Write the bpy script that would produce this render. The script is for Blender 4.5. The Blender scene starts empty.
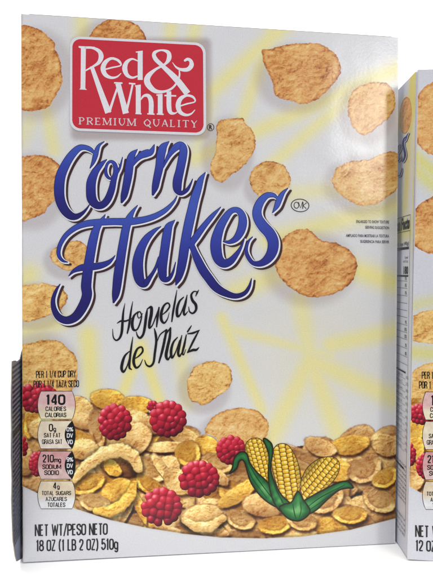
import bpy, math
import numpy as np
from mathutils import Vector, Matrix
from mathutils.geometry import tessellate_polygon

# ------------------------------------------------------------------ scene, camera
sc = bpy.context.scene
COL = sc.collection
S = 0.30                                    # the tall box is 30 cm
CAM = np.array([.2128, -1.1273, .5392]) * S
YAW, PITCH, ROLL, F = .1276, -.0278, .0073, 600.0


def cam_axes():
    ca, sa, cb, sb, cc, s_ = (math.cos(YAW), math.sin(YAW), math.cos(PITCH), math.sin(PITCH), math.cos(ROLL), math.sin(ROLL))
    f = np.array([sa * cb, ca * cb, sb]); r = np.array([ca, -sa, 0.0]); u = np.cross(r, f)
    return r * cc + u * s_, -r * s_ + u * cc, f


AR, AU, AF = cam_axes()
cam = bpy.data.cameras.new("camera"); camo = bpy.data.objects.new("camera", cam); COL.objects.link(camo)
M = Matrix(((AR[0], AU[0], -AF[0], CAM[0]), (AR[1], AU[1], -AF[1], CAM[1]), (AR[2], AU[2], -AF[2], CAM[2]), (0, 0, 0, 1)))
camo.matrix_world = M
cam.sensor_fit = 'HORIZONTAL'; cam.sensor_width = 36; cam.lens = F / 433 * 36
cam.clip_start = 0.01; cam.clip_end = 100
sc.camera = camo
sc.view_settings.view_transform = 'Standard'; sc.view_settings.look = 'None'
sc.view_settings.exposure = 0; sc.view_settings.gamma = 1


class Plane:
    """a printed face of a carton: artwork units (hundredths of the sheet) -> points on that face"""
    def __init__(self, p, n, side=(0, 0, 0)):
        self.p = np.array(p, float); self.n = np.array(n, float) / np.linalg.norm(n)

    def __call__(self, X, Y, lift=0.0):
        X = np.asarray(X, float); Y = np.asarray(Y, float)
        d = AF[None] + ((X - 216.5) / F)[:, None] * AR[None] - ((Y - 288.5) / F)[:, None] * AU[None]
        t = ((self.p - CAM) @ self.n) / (d @ self.n)
        return CAM[None] + d * t[:, None] + self.n[None] * (np.asarray(lift) * np.ones(len(X)))[:, None]


FRONT = Plane((0, 0, 0), (0, -1, 0))
Y2 = .1391
X2 = np.array([.7152, -.0708, 0]) * S
BACK2 = np.array([math.sin(Y2), math.cos(Y2), 0])       # depth direction of the second box
RIGHT2 = np.array([math.cos(Y2), -math.sin(Y2), 0])
SIDE2 = Plane(X2, -RIGHT2)
FRONT2 = Plane(X2, -BACK2)
LEFTP = Plane((-.0012, 0, 0), (1, 0, 0))

# ------------------------------------------------------------------ colour, noise


def lin(c):
    c = np.asarray(c, float) / 255.0
    return np.where(c <= .04045, c / 12.92, ((c + .055) / 1.055) ** 2.4)


def sm(a, b, x):
    t = np.clip((x - a) / (b - a), 0, 1); return t * t * (3 - 2 * t)


def _h(ix, iy, s):
    n = (ix.astype(np.int64) * 374761393 + iy.astype(np.int64) * 668265263 + s * 982451653) & 0xffffffff
    n = ((n ^ (n >> 13)) * 1274126177) & 0xffffffff
    n = n ^ (n >> 16)
    return (n & 0xffff) / 65535.0


def vn(x, y, s=0):
    ix = np.floor(x); iy = np.floor(y); fx = x - ix; fy = y - iy
    fx = fx * fx * (3 - 2 * fx); fy = fy * fy * (3 - 2 * fy)
    a = _h(ix, iy, s); b = _h(ix + 1, iy, s); c = _h(ix, iy + 1, s); d = _h(ix + 1, iy + 1, s)
    return (a + (b - a) * fx) * (1 - fy) + (c + (d - c) * fx) * fy


def fbm(x, y, s=0, o=4):
    v = 0; a = .5; t = 0
    for i in range(o):
        v = v + a * vn(x * 2 ** i + 17.3 * i, y * 2 ** i - 9.1 * i, s + i * 7); t += a; a *= .55
    return v / t


def ramp(v, stops):
    v = np.clip(v, 0, 1); xs = [s[0] for s in stops]
    cs = np.array([s[1] for s in stops], float)
    return np.stack([np.interp(v, xs, cs[:, k]) for k in range(3)], -1)


def mix(a, b, t):
    return a + (b - a) * np.asarray(t)[..., None]

# ------------------------------------------------------------------ materials


def print_material(name, rough=.20, spec=.34, attr=True, color=(.5, .5, .55), bump=.07):
    m = bpy.data.materials.new(name); m.use_nodes = True
    nt = m.node_tree; N = nt.nodes; L = nt.links; N.clear()
    out = N.new('ShaderNodeOutputMaterial'); p = N.new('ShaderNodeBsdfPrincipled')
    L.new(p.outputs[0], out.inputs[0])
    p.inputs['Roughness'].default_value = rough
    p.inputs['Specular IOR Level'].default_value = spec
    g = N.new('ShaderNodeNewGeometry')
    n1 = N.new('ShaderNodeTexNoise'); n1.inputs['Scale'].default_value = 620; n1.inputs['Detail'].default_value = 3
    n2 = N.new('ShaderNodeTexNoise'); n2.inputs['Scale'].default_value = 24; n2.inputs['Detail'].default_value = 2
    b1 = N.new('ShaderNodeBump'); b1.inputs['Strength'].default_value = bump; b1.inputs['Distance'].default_value = .0006
    b2 = N.new('ShaderNodeBump'); b2.inputs['Strength'].default_value = .22; b2.inputs['Distance'].default_value = .004
    for n in (n1, n2): L.new(g.outputs['Position'], n.inputs['Vector'])
    L.new(n1.outputs[0], b1.inputs['Height']); L.new(n2.outputs[0], b2.inputs['Height'])
    L.new(b2.outputs[0], b1.inputs['Normal']); L.new(b1.outputs[0], p.inputs['Normal'])
    # paper grain: halftone mottling of the ink
    n3 = N.new('ShaderNodeTexNoise'); n3.inputs['Scale'].default_value = 1500; n3.inputs['Detail'].default_value = 2
    L.new(g.outputs['Position'], n3.inputs['Vector'])
    mr = N.new('ShaderNodeMapRange'); mr.inputs[1].default_value = .3; mr.inputs[2].default_value = .7
    mr.inputs[3].default_value = .94; mr.inputs[4].default_value = 1.05
    L.new(n3.outputs[0], mr.inputs[0])
    mx = N.new('ShaderNodeVectorMath'); mx.operation = 'SCALE'
    if attr:
        a = N.new('ShaderNodeAttribute'); a.attribute_name = 'Col'; L.new(a.outputs['Color'], mx.inputs[0])
    else:
        mx.inputs[0].default_value = color
    L.new(mr.outputs[0], mx.inputs['Scale']); L.new(mx.outputs[0], p.inputs['Base Color'])
    return m


MAT = print_material("printed_glossy_cardboard")
MAT_SIDE = print_material("printed_side_cardboard", rough=.45, spec=.12, bump=.04)
BLACKISH = (16, 16, 20)

# ------------------------------------------------------------------ mesh plumbing
LIFT = [0.0]
SIDES = []


def lift(n=1):
    LIFT[0] += 5e-6 * n; return LIFT[0]


class MB:
    """collects sheets of print; build() makes ONE mesh object of them"""
    def __init__(self, plane=FRONT):
        self.pl = plane; self.v = []; self.f = []; self.c = []; self.n = 0; self.z = lift()

    def add(self, X, Y, faces, col, dz=None):
        X = np.asarray(X, float); Y = np.asarray(Y, float)
        if dz is None:
            self.z += 1.4e-6; LIFT[0] = max(LIFT[0], self.z)
        P = self.pl(X, Y, self.z + (0 if dz is None else dz))
        if dz is not None: self.z += 1.4e-6; LIFT[0] = max(LIFT[0], self.z)
        col = np.asarray(col, float)
        if col.ndim == 1: col = np.tile(col, (len(X), 1))
        # the outline winds so that the face looks out of the carton
        self.v.append(P); self.c.append(lin(col)); self.f.append([tuple(i + self.n for i in f) for f in faces]); self.n += len(X)

    def poly(self, pts, col, holes=()):
        loops = [list(pts)] + [list(h) for h in holes]
        allp = [p for l in loops for p in l]
        tr = tessellate_polygon([[Vector((p[0], p[1], 0)) for p in l] for l in loops])
        A = np.array(allp, float)
        if callable(col): col = col(A[:, 0], A[:, 1])
        self.add(A[:, 0], A[:, 1], tr, col)

    def stroke(self, pts, col, grow=0.0, cap=True, dx=0, dy=0, sub=7):
        """pts: x, y, width; Catmull-Rom centreline drawn as a ribbon with round ends"""
        P = np.array(pts, float); n = len(P)
        if n > 2:
            E = np.vstack([2 * P[0] - P[1], P, 2 * P[-1] - P[-2]]); out = []
            for i in range(n - 1):
                p0, p1, p2, p3 = E[i], E[i + 1], E[i + 2], E[i + 3]
                t = np.linspace(0, 1, sub, endpoint=False)[:, None]
                out.append(.5 * (2 * p1 + (p2 - p0) * t + (2 * p0 - 5 * p1 + 4 * p2 - p3) * t * t + (3 * p1 - p0 - 3 * p2 + p3) * t ** 3))
            P = np.vstack(out + [P[-1:]])
        w = np.maximum(P[:, 2], .05) / 2 + grow
        T = np.gradient(P[:, :2], axis=0); T /= np.linalg.norm(T, axis=1)[:, None] + 1e-9
        Nn = np.stack([-T[:, 1], T[:, 0]], -1)
        Lf = P[:, :2] + Nn * w[:, None]; Rt = P[:, :2] - Nn * w[:, None]
        k = len(P); V = np.vstack([Lf, Rt]); dz = list(np.linspace(0, 1.1e-6, k)) * 2; fs = [(i, i + 1, k + i + 1, k + i) for i in range(k - 1)]
        if cap:
            for (c, r, t) in ((P[0, :2], w[0], -T[0]), (P[-1, :2], w[-1], T[-1])):
                a0 = math.atan2(t[1], t[0]); b = len(V)
                A = a0 + np.linspace(-math.pi / 2, math.pi / 2, 8)
                V = np.vstack([V, [c], np.stack([c[0] + r * np.cos(A), c[1] + r * np.sin(A)], -1)])
                fs += [(b, b + 1 + i, b + 2 + i) for i in range(7)]; dz += [-1e-7 if len(dz) == 2 * k else 1.2e-6] * 9
        X = V[:, 0] + dx; Y = V[:, 1] + dy
        cc = col(X, Y) if callable(col) else col
        self.add(X, Y, fs, cc, np.array(dz))

    def build(self, name, parent=None, mat=None, clip=None, **props):
        V = np.vstack(self.v); C = np.vstack(self.c); fs = [f for l in self.f for f in l]
        me = bpy.data.meshes.new(name)
        base = Vector((0, 0, 0))
        if parent is not None:
            r = parent
            while r is not None: base += r.location; r = r.parent
        V = V - np.array(base)[None]
        me.from_pydata(V.tolist(), [], fs)
        at = me.color_attributes.new('Col', 'FLOAT_COLOR', 'POINT')
        at.data.foreach_set('color', np.hstack([C, np.ones((len(C), 1))]).astype(np.float32).ravel())
        # turn every face outwards
        n = Vector(self.pl.n)
        me.update()
        flip = [p.index for p in me.polygons if p.normal.dot(n) < 0]
        for i in flip: me.polygons[i].flip()
        me.update()
        me.materials.append(mat or (MAT_SIDE if self.pl in SIDES else MAT))
        o = bpy.data.objects.new(name, me); COL.objects.link(o)
        if parent is not None: o.parent = parent
        for k, v in props.items(): o[k] = v
        return o


def fastgrid(name, plane, X, Y, C, nx, ny, parent, keep=None):
    """dense printed sheet (nx columns, ny rows)"""
    z = lift(); V = plane(X.ravel(), Y.ravel(), z); base = Vector((0, 0, 0)); r = parent
    while r is not None: base += r.location; r = r.parent
    V = V - np.array(base)[None]
    idx = np.arange(nx * ny).reshape(ny, nx)
    q = np.stack([idx[:-1, :-1], idx[1:, :-1], idx[1:, 1:], idx[:-1, 1:]], -1).reshape(-1, 4)
    if keep is not None:
        k = keep.ravel(); q = q[(k[q].max(1) > 0)]
        used = np.zeros(nx * ny, bool); used[q.ravel()] = True
        re = np.cumsum(used) - 1; V = V[used]; C = C.reshape(-1, 3)[used]; q = re[q]
    me = bpy.data.meshes.new(name)
    me.vertices.add(len(V)); me.vertices.foreach_set('co', V.astype(np.float32).ravel())
    me.loops.add(q.size); me.loops.foreach_set('vertex_index', q.astype(np.int32).ravel())
    me.polygons.add(len(q)); me.polygons.foreach_set('loop_start', np.arange(0, q.size, 4, dtype=np.int32))
    me.update(calc_edges=True); me.validate()
    at = me.color_attributes.new('Col', 'FLOAT_COLOR', 'POINT')
    Cl = lin(C.reshape(-1, 3))
    at.data.foreach_set('color', np.hstack([Cl, np.ones((len(Cl), 1))]).astype(np.float32).ravel())
    me.materials.append(MAT_SIDE if plane in SIDES else MAT)
    o = bpy.data.objects.new(name, me); COL.objects.link(o); o.parent = parent
    return o


def thing(name, label, cat, loc, group=None):
    o = bpy.data.objects.new(name, None); COL.objects.link(o); o.location = loc
    o.empty_display_size = .02
    o['label'] = label; o['category'] = cat
    if group: o['group'] = group
    return o

# ------------------------------------------------------------------ lettering from Blender's own font
_tc = {}


def glyphs(s, bold):
    key = (s, bold)
    if key in _tc: return _tc[key]
    cu = bpy.data.curves.new('t', 'FONT'); cu.body = s; cu.offset = bold; cu.resolution_u = 3
    cu.space_character = 1.0
    o = bpy.data.objects.new('t', cu); COL.objects.link(o)
    dg = bpy.context.evaluated_depsgraph_get(); dg.update()
    me = bpy.data.meshes.new_from_object(o.evaluated_get(dg))
    V = np.array([v.co[:] for v in me.vertices]); fs = [tuple(p.vertices) for p in me.polygons]
    bpy.data.objects.remove(o); bpy.data.curves.remove(cu); bpy.data.meshes.remove(me)
    _tc[key] = (V, fs); return V, fs


CAPH = None


def text(mb, s, a, b, h, col=BLACKISH, bold=0.012, shear=0.0):
    """baseline from a to b, capital height h"""
    global CAPH
    if CAPH is None: CAPH = glyphs('H', 0)[0][:, 1].max()
    V, fs = glyphs(s, bold)
    x0, x1 = V[:, 0].min(), V[:, 0].max()
    u = (V[:, 0] - x0) / (x1 - x0); v = V[:, 1] / CAPH
    X = a[0] + (b[0] - a[0]) * u + shear * v * h; Y = a[1] + (b[1] - a[1]) * u - v * h
    mb.add(X, Y, fs, col)


GOTH = {
 'A': [('l', (0, 0), (.5, 1), (1, 0)), ('l', (.2, .28), (.8, .28))], 'B': [('l', (0, 0), (0, 1)), ('c', (0, 1), (.6, 1), (.92, .87), (.88, .62), (.6, .53), (0, .53)), ('c', (.4, .53), (.75, .5), (1, .35), (.95, .1), (.6, 0), (0, 0))],
 'C': [('c', (1, .68), (.95, .9), (.5, 1), (.05, .9), (0, .5), (.05, .1), (.5, 0), (.95, .1), (1, .32))], 'D': [('l', (0, 0), (0, 1)), ('c', (0, 1), (.6, .99), (.97, .82), (1, .5), (.97, .18), (.6, .01), (0, 0))],
 'E': [('l', (0, 0), (0, 1)), ('l', (0, .95), (.9, .95)), ('l', (0, .52), (.8, .52)), ('l', (0, .05), (.9, .05))], 'F': [('l', (0, 0), (0, 1)), ('l', (0, .95), (.9, .95)), ('l', (0, .52), (.8, .52))],
 'G': [('c', (1, .7), (.95, .9), (.5, 1), (.05, .9), (0, .5), (.05, .1), (.5, 0), (.92, .12), (1, .45)), ('l', (.55, .45), (1.05, .45)), ('l', (1, 0), (1, .45))],
 'I': [('l', (.5, 0), (.5, 1))], 'L': [('l', (0, 0), (0, 1)), ('l', (0, .05), (.9, .05))], 'M': [('l', (0, 0), (0, 1)), ('l', (0, 1), (.5, .15), (1, 1)), ('l', (1, 1), (1, 0))],
 'N': [('l', (0, 0), (0, 1)), ('l', (0, 1), (1, 0)), ('l', (1, 0), (1, 1))], 'O': [('c', (.5, 1), (.05, .9), (0, .5), (.05, .1), (.5, 0), (.95, .1), (1, .5), (.95, .9), (.5, 1))],
 'P': [('l', (0, 0), (0, 1)), ('c', (0, 1), (.6, 1), (.98, .88), (.98, .58), (.6, .46), (0, .46))], 'R': [('l', (0, 0), (0, 1)), ('c', (0, 1), (.6, 1), (.96, .88), (.94, .62), (.6, .5), (0, .5)), ('l', (.55, .5), (.95, .3), (1, 0))],
 'S': [('c', (.97, .74), (.85, .95), (.45, 1), (.05, .88), (.08, .65), (.5, .52), (.92, .38), (.95, .13), (.5, 0), (.12, .06), (0, .28))], 'T': [('l', (.5, 0), (.5, 1)), ('l', (0, .95), (1, .95))],
 'U': [('c', (0, 1), (0, .6), (.02, .2), (.5, 0), (.98, .2), (1, .6), (1, 1))], 'V': [('l', (0, 1), (.5, 0), (1, 1))], 'W': [('l', (0, 1), (.25, 0), (.5, .9), (.75, 0), (1, 1))], 'X': [('l', (0, 0), (1, 1)), ('l', (0, 1), (1, 0))],
 'Y': [('l', (0, 1), (.5, .45), (1, 1)), ('l', (.5, .5), (.5, 0))], 'Z': [('l', (0, .95), (1, .95)), ('l', (.95, .95), (.05, .05)), ('l', (0, .05), (1, .05))], '/': [('l', (0, -.05), (1, 1.05))],
 '(': [('c', (.8, 1.1), (.2, .8), (.1, .5), (.2, .15), (.8, -.15))], ')': [('c', (.2, 1.1), (.8, .8), (.9, .5), (.8, .15), (.2, -.15))],
 '0': [('c', (.5, 1), (.05, .88), (0, .5), (.05, .12), (.5, 0), (.95, .12), (1, .5), (.95, .88), (.5, 1))], '1': [('l', (.6, 0), (.6, 1)), ('l', (.1, .8), (.6, .92))], '2': [('c', (.03, .72), (.15, .95), (.5, 1), (.9, .9), (.92, .65), (.6, .4), (.05, .04)), ('l', (0, .05), (1, .05))],
 '3': [('c', (.03, .78), (.2, .96), (.5, 1), (.92, .88), (.85, .6), (.4, .53)), ('c', (.4, .53), (.9, .45), (.98, .15), (.5, 0), (.1, .08), (0, .26))], '4': [('l', (.72, 0), (.72, 1)), ('l', (.72, 1), (.0, .3)), ('l', (0, .26), (1, .26))], '5': [('l', (.95, .95), (.12, .95)), ('l', (.12, 1), (.08, .5)), ('c', (.08, .5), (.5, .64), (.95, .5), (.98, .2), (.5, 0), (.1, .08), (0, .24))],
 '8': [('c', (.5, 1), (.1, .9), (.12, .62), (.5, .53), (.88, .62), (.9, .9), (.5, 1)), ('c', (.5, .53), (.02, .4), (.03, .1), (.5, 0), (.97, .1), (.98, .4), (.5, .53))], '9': [('c', (.95, .6), (.5, .42), (.04, .55), (.06, .92), (.5, 1), (.94, .92), (1, .5), (.9, .1), (.5, 0), (.08, .12))],
 '%': [('c', (.2, 1), (.0, .8), (.2, .56), (.4, .8), (.2, 1)), ('c', (.8, .44), (.6, .2), (.8, 0), (1, .2), (.8, .44)), ('l', (.15, 0), (.85, 1))],
 'g': [('c', (.9, .6), (.5, .7), (.08, .6), (.05, .2), (.5, .02), (.92, .15)), ('c', (.95, .68), (.95, .2), (.9, -.18), (.5, -.25), (.08, -.15))], 'm': [('l', (0, 0), (0, .7)), ('c', (0, .5), (.2, .7), (.45, .6), (.5, 0)), ('c', (.5, .5), (.75, .7), (.98, .6), (1, 0))],
 'Ú': None, ' ': []}
GOTH['Ú'] = GOTH['U'] + [('l', (.45, 1.12), (.8, 1.3))]
GW = {'I': .18, 'M': 1.45, 'W': 1.6, '1': .62, ' ': .45, '/': .75, '(': .45, ')': .45, '%': 1.5, 'm': 1.5, 'T': .95, 'L': .85, 'E': .85, 'F': .82}


def gothic(mb, s, a, b, h, col=BLACKISH, wt=.18, gap=.38):
    """condensed gothic capitals as printed on the carton: baseline a to b, capital height h"""
    W = [GW.get(c, 1.0) for c in s]; tot = sum(W) + gap * (len(s) - 1) + .3; L = math.hypot(b[0] - a[0], b[1] - a[1]); cell = L / tot
    th = min(h * wt, cell * .42); x = .15
    def P(u, v): t = (x + u) / tot; return (a[0] + (b[0] - a[0]) * t, a[1] + (b[1] - a[1]) * t - v * h)
    z0 = mb.z
    for c, wd in zip(s, W):
        mb.z = z0
        for g in GOTH[c]:
            pts = [P(q[0] * wd, .06 + .88 * q[1] if g[0] == 'c' else q[1]) + (th * (1 if g[0] == 'c' or abs(g[1][0] - g[-1][0]) < .5 else .85),) for q in g[1:]]
            if g[0] == 'c': mb.stroke(pts, col, cap=False, sub=4)
            else:
                for i in range(len(pts) - 1): mb.stroke(pts[i:i + 2], col, cap=False)
        x += wd + gap


def zz(o, s, pts):
    return [(o[0] + p[0] / s, o[1] + p[1] / s) + ((p[2] / s,) if len(p) > 2 else ()) for p in pts]


def smooth(pts, sub=6, closed=True):
    P = np.array(pts, float); n = len(P); out = []
    for i in range(n):
        p0, p1, p2, p3 = P[i - 1], P[i], P[(i + 1) % n], P[(i + 2) % n]
        t = np.linspace(0, 1, sub, endpoint=False)[:, None]
        out.append(.5 * (2 * p1 + (p2 - p0) * t + (2 * p0 - 5 * p1 + 4 * p2 - p3) * t * t + (3 * p1 - p0 - 3 * p2 + p3) * t ** 3))
    return np.vstack(out)


def ell(cx, cy, rx, ry, rot=0, n=28):
    a = np.linspace(0, 2 * math.pi, n, endpoint=False); r = math.radians(rot)
    x = rx * np.cos(a); y = ry * np.sin(a)
    return np.stack([cx + x * math.cos(r) - y * math.sin(r), cy + x * math.sin(r) + y * math.cos(r)], -1)

# ------------------------------------------------------------------ artwork: the flying flakes
PAL = {'tan': [(0, (132, 74, 34)), (.25, (186, 124, 62)), (.5, (212, 165, 98)), (.75, (223, 186, 124)), (1, (233, 208, 160))],
       'brown': [(0, (126, 66, 32)), (.25, (178, 110, 56)), (.5, (206, 150, 86)), (.75, (218, 175, 112)), (1, (229, 200, 148))],
       'pale': [(0, (134, 78, 34)), (.25, (192, 136, 70)), (.5, (218, 175, 102)), (.75, (229, 197, 132)), (1, (238, 218, 166))],
       'gold': [(0, (130, 70, 18)), (.25, (190, 124, 40)), (.5, (220, 164, 60)), (.75, (232, 192, 86)), (1, (242, 220, 140))]}


def flake_tex(X, Y, seed, pal, rho=None, lit=0.0, scale=1.0):
    e = .4
    def H(x, y):
        wx = x + 5 * (vn(x / 11, y / 11, seed + 5) - .5); wy = y + 5 * (vn(x / 10, y / 12, seed + 6) - .5)
        big = fbm(wx / (12 * scale), wy / (10 * scale), seed, 2); mid = fbm(wx / (3.8 * scale), wy / (3.2 * scale), seed + 3, 2)
        rid = 1 - np.abs(2 * fbm(wx / (8 * scale) + 5, wy / (6 * scale), seed + 8, 2) - 1)
        return 3.2 * big + 1.2 * mid + .9 * rid ** 2 + .30 * vn(x / 1.1, y / 1.0, seed + 9), mid
    h, mid = H(X, Y); gx = (H(X + e, Y)[0] - h) / e; gy = (H(X, Y + e)[0] - h) / e
    v = .50 + .34 * (gx * .5 + gy * .8) + .30 * (mid - .5) + lit
    v = v + .42 * (fbm(X / (13 * scale), Y / (13 * scale), seed + 31, 2) - .5) + .22 * (vn(X / 1.2, Y / 1.2, seed + 77) - .5)
    # darker toasted specks
    v = v - .20 * sm(.74, .86, vn(X / 1.9, Y / 1.7, seed + 41)) * sm(.45, .6, vn(X / 9, Y / 9, seed + 42))
    if rho is not None:
        v = v - .24 * sm(.91, 1.0, rho) * (.4 + 1.1 * vn(X / 4, Y / 4, seed + 2)) + .12 * sm(.72, .88, rho) * (1 - sm(.88, .95, rho)) * vn(X / 6, Y / 6, seed + 12)
    return ramp(v, PAL[pal])


def outline(pts, seed, n, jag=.8, sub=10):
    P = smooth(pts, sub) if len(pts) < 28 else np.asarray(pts)
    d = np.r_[0, np.cumsum(np.linalg.norm(np.diff(np.vstack([P, P[:1]]), axis=0), axis=1))]
    t = np.linspace(0, d[-1], n, endpoint=False); Q = np.vstack([P, P[:1]])
    O = np.stack([np.interp(t, d, Q[:, 0]), np.interp(t, d, Q[:, 1])], -1)
    if len(pts) < 28: O = (np.roll(O, 1, 0) + O + np.roll(O, -1, 0)) / 3
    c = O.mean(0); a = O - c; L = np.linalg.norm(a, axis=1)[:, None]
    k = (fbm(O[:, 0] / 3.2 + 50, O[:, 1] / 3.2, seed, 3) - .5) * 2
    k2 = np.abs(np.sin(t * .75 + 3 * vn(t / 9, t * 0, seed))) - .5
    return O + a / L * (k * jag * 1.7 + k2 * jag * .55)[:, None]


def polygrid(name, plane, pts, colf, parent, seed=1, jag=.8, step=.55, xmin=None, xmax=None, ymin=None, **props):
    P = np.asarray(pts, float); per = np.linalg.norm(np.diff(np.vstack([P, P[:1]]), axis=0), axis=1).sum()
    n = int(max(40, per / step)); O = outline(pts, seed, n, jag)
    c = O.mean(0); R = int(max(6, np.linalg.norm(O - c, axis=1).mean() / step))
    t = (np.arange(1, R + 1) / R)[:, None, None]
    G = c + (O - c)[None] * t; V = np.vstack([[c], G.reshape(-1, 2)])
    rho = np.r_[0, np.repeat(np.arange(1, R + 1) / R, n)]
    X, Y = V[:, 0].copy(), V[:, 1].copy()
    if xmin is not None: X = np.maximum(X, xmin(Y))
    if xmax is not None: X = np.minimum(X, xmax(Y))
    if ymin is not None: Y = np.maximum(Y, ymin(X))
    C = colf(X, Y, rho)
    fs = [(0, 1 + i, 1 + (i + 1) % n) for i in range(n)]
    for r in range(R - 1):
        b = 1 + r * n
        fs += [(b + i, b + n + i, b + n + (i + 1) % n, b + (i + 1) % n) for i in range(n)]
    # drop what was folded flat onto the edge of the panel
    P2 = np.stack([X, Y], -1)
    def area(f):
        q = P2[list(f)]; return abs(sum(q[i - 1, 0] * q[i, 1] - q[i, 0] * q[i - 1, 1] for i in range(len(q))))
    if xmin is not None or xmax is not None or ymin is not None:
        fs = [f for f in fs if area(f) > 1e-4]
    mb = MB(plane); mb.add(X, Y, fs, C)
    return mb.build(name, parent, **props)

# edges of the tall box in artwork units
TL, TR, BR, BL = (20.8, 13.4), (398.8, 37.0), (395.5, 543.7), (22.6, 562.8)
def LX(Y): return TL[0] + .5 + (BL[0] - TL[0]) * (np.asarray(Y) - TL[1]) / (BL[1] - TL[1])
def RX(Y): return TR[0] - .5 + (BR[0] - TR[0]) * (np.asarray(Y) - TR[1]) / (BR[1] - TR[1])
def TY(X): return TL[1] + .5 + (TR[1] - TL[1]) * (np.asarray(X) - TL[0]) / (TR[0] - TL[0])
def BY(X): return BL[1] - .5 + (BR[1] - BL[1]) * (np.asarray(X) - BL[0]) / (BR[0] - BL[0])


Z8b = lambda p: zz((250, 40), 2.887, p)
FLAKES = [  # outline, palette, seed, light
    ([(4, 60), (12, 30), (24, 25), (38, 29), (48, 36), (55, 43), (55, 49), (58, 54), (61, 66), (62, 82), (58, 92), (53, 99), (49, 106), (38, 110), (22, 110), (8, 95)], 'brown', 11, .0),
    ([(88, 44), (90, 36), (96, 27), (107, 20), (122, 19), (136, 24), (145, 36), (148, 50), (135, 62), (105, 62), (91, 54)], 'brown', 12, -.05),
    (Z8b([(35, 29), (58, 27), (84, 18), (130, 10), (200, 12), (245, 40), (262, 75), (256, 105), (236, 130), (212, 156), (190, 174), (155, 184), (118, 174), (74, 160), (64, 118), (42, 72)]), 'brown', 13, 0.0),
    (Z8b([(283, 190), (295, 150), (330, 128), (380, 122), (410, 140), (420, 185), (405, 220), (375, 245), (330, 275), (300, 255), (285, 220)]), 'tan', 14, .0),
    (Z8b([(238, 400), (250, 370), (290, 350), (340, 345), (390, 325), (427, 328), (450, 380), (425, 430), (400, 450), (370, 470), (320, 478), (280, 460), (245, 430)]), 'tan', 15, .03),
    (zz((200, 100), 3.608, [(62, 85), (90, 68), (150, 65), (165, 85), (195, 120), (200, 160), (185, 200), (150, 245), (120, 265), (80, 295), (45, 275), (38, 230), (55, 190), (60, 130)]), 'tan', 16, .0),
    (ell(270, 180, 20.5, 19, 0), 'tan', 17, .0),
    ([(275, 259), (280, 243), (292, 232), (308, 229.5), (321, 240), (336, 243), (349, 250), (357, 262), (353, 280), (338, 292), (316, 297), (300, 294), (286, 284), (278, 274)], 'brown', 18, .0),
    ([(16, 160), (28, 155.5), (39, 155), (47, 156), (54, 160), (61, 168), (60, 185), (56, 199), (53, 202), (48, 207), (44, 213), (37, 216.5), (29, 219), (18, 221), (4, 205), (4, 175), (14, 162)], 'brown', 19, .02),
    (zz((50, 215), 5.773, [(0, 240), (20, 200), (60, 175), (130, 150), (180, 150), (208, 180), (215, 230), (200, 290), (140, 312), (90, 318), (35, 290)]), 'tan', 20, .05),
    (zz((20, 260), 4.81, [(-40, 180), (-20, 135), (10, 125), (60, 118), (110, 112), (150, 118), (200, 135), (227, 175), (217, 215), (185, 245), (130, 268), (80, 285), (40, 295), (5, 285), (-30, 250)]), 'pale', 21, -.02),
    ([(8, 370), (12, 352), (22, 345), (32, 343), (45, 340), (59.5, 341), (67, 348), (75, 355), (77.5, 367), (76, 382), (68, 396), (48, 404), (22, 402), (12, 388)], 'pale', 22, -.04),
    (zz((190, 360), 9.62, [(20, 100), (80, 50), (170, 15), (260, 15), (340, 40), (388, 90), (405, 180), (380, 260), (325, 310), (270, 352), (200, 400), (130, 432), (60, 412), (0, 378), (-22, 290), (-24, 200), (0, 150)]), 'pale', 23, -.03),
    (ell(237, 430, 32, 22, -8), 'tan', 24, .08),
]

# ------------------------------------------------------------------ artwork: rays and soft printed shadows on the front
RAYS = [((300, 12), (196, 106), 7, .8), ((272, 30), (238, 130), 6, .75), ((400, 68), (196, 158), 7, .8), ((372, 78), (272, 164), 6, .75),
        ((399, 183), (285, 194), 7, .55), ((398, 205), (268, 240), 8, .8), ((398, 284), (350, 268), 9, .95), ((290, 270), (235, 292), 9, .8),
        ((222, 318), (262, 410), 5, .8), ((232, 330), (330, 356), 5, .65), ((180, 350), (188, 402), 7, .6), ((141, 345), (121, 398), 5, .95),
        ((141, 345), (160, 402), 5, .95), ((88, 335), (92, 392), 8, .95), ((20, 332), (60, 322), 8, .75), ((20, 282), (30, 274), 9, .8),
        ((42, 90), (54, 150), 6, .7), ((30, 120), (20, 140), 8, .5), ((82, 15), (83, 60), 7, .7), ((172, 18), (168, 60), 6, .7), ((196, 18), (190, 60), 6, .7),
        ((213, 95), (196, 150), 6, .5), ((40, 340), (22, 352), 8, .6), ((246, 230), (232, 262), 7, .7),
        ((310, 360), (270, 440), 9, .8), ((310, 360), (398, 400), 9, .8), ((310, 360), (340, 440), 9, .8), ((398, 330), (330, 345), 8, .8), ((310, 360), (300, 300), 9, .7)]


def seg(X, Y, a, b):
    ax, ay = a; dx, dy = b[0] - ax, b[1] - ay; L = dx * dx + dy * dy
    t = ((X - ax) * dx + (Y - ay) * dy) / L; tc = np.clip(t, 0, 1)
    return np.hypot(X - ax - dx * tc, Y - ay - dy * tc)


def bowl_bottom(X):
    return np.interp(X, [22, 50, 76, 110, 147, 185, 220, 262, 300, 350, 397], [486, 499, 509, 520, 528, 534, 537.5, 538.5, 537, 530, 518])


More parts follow.
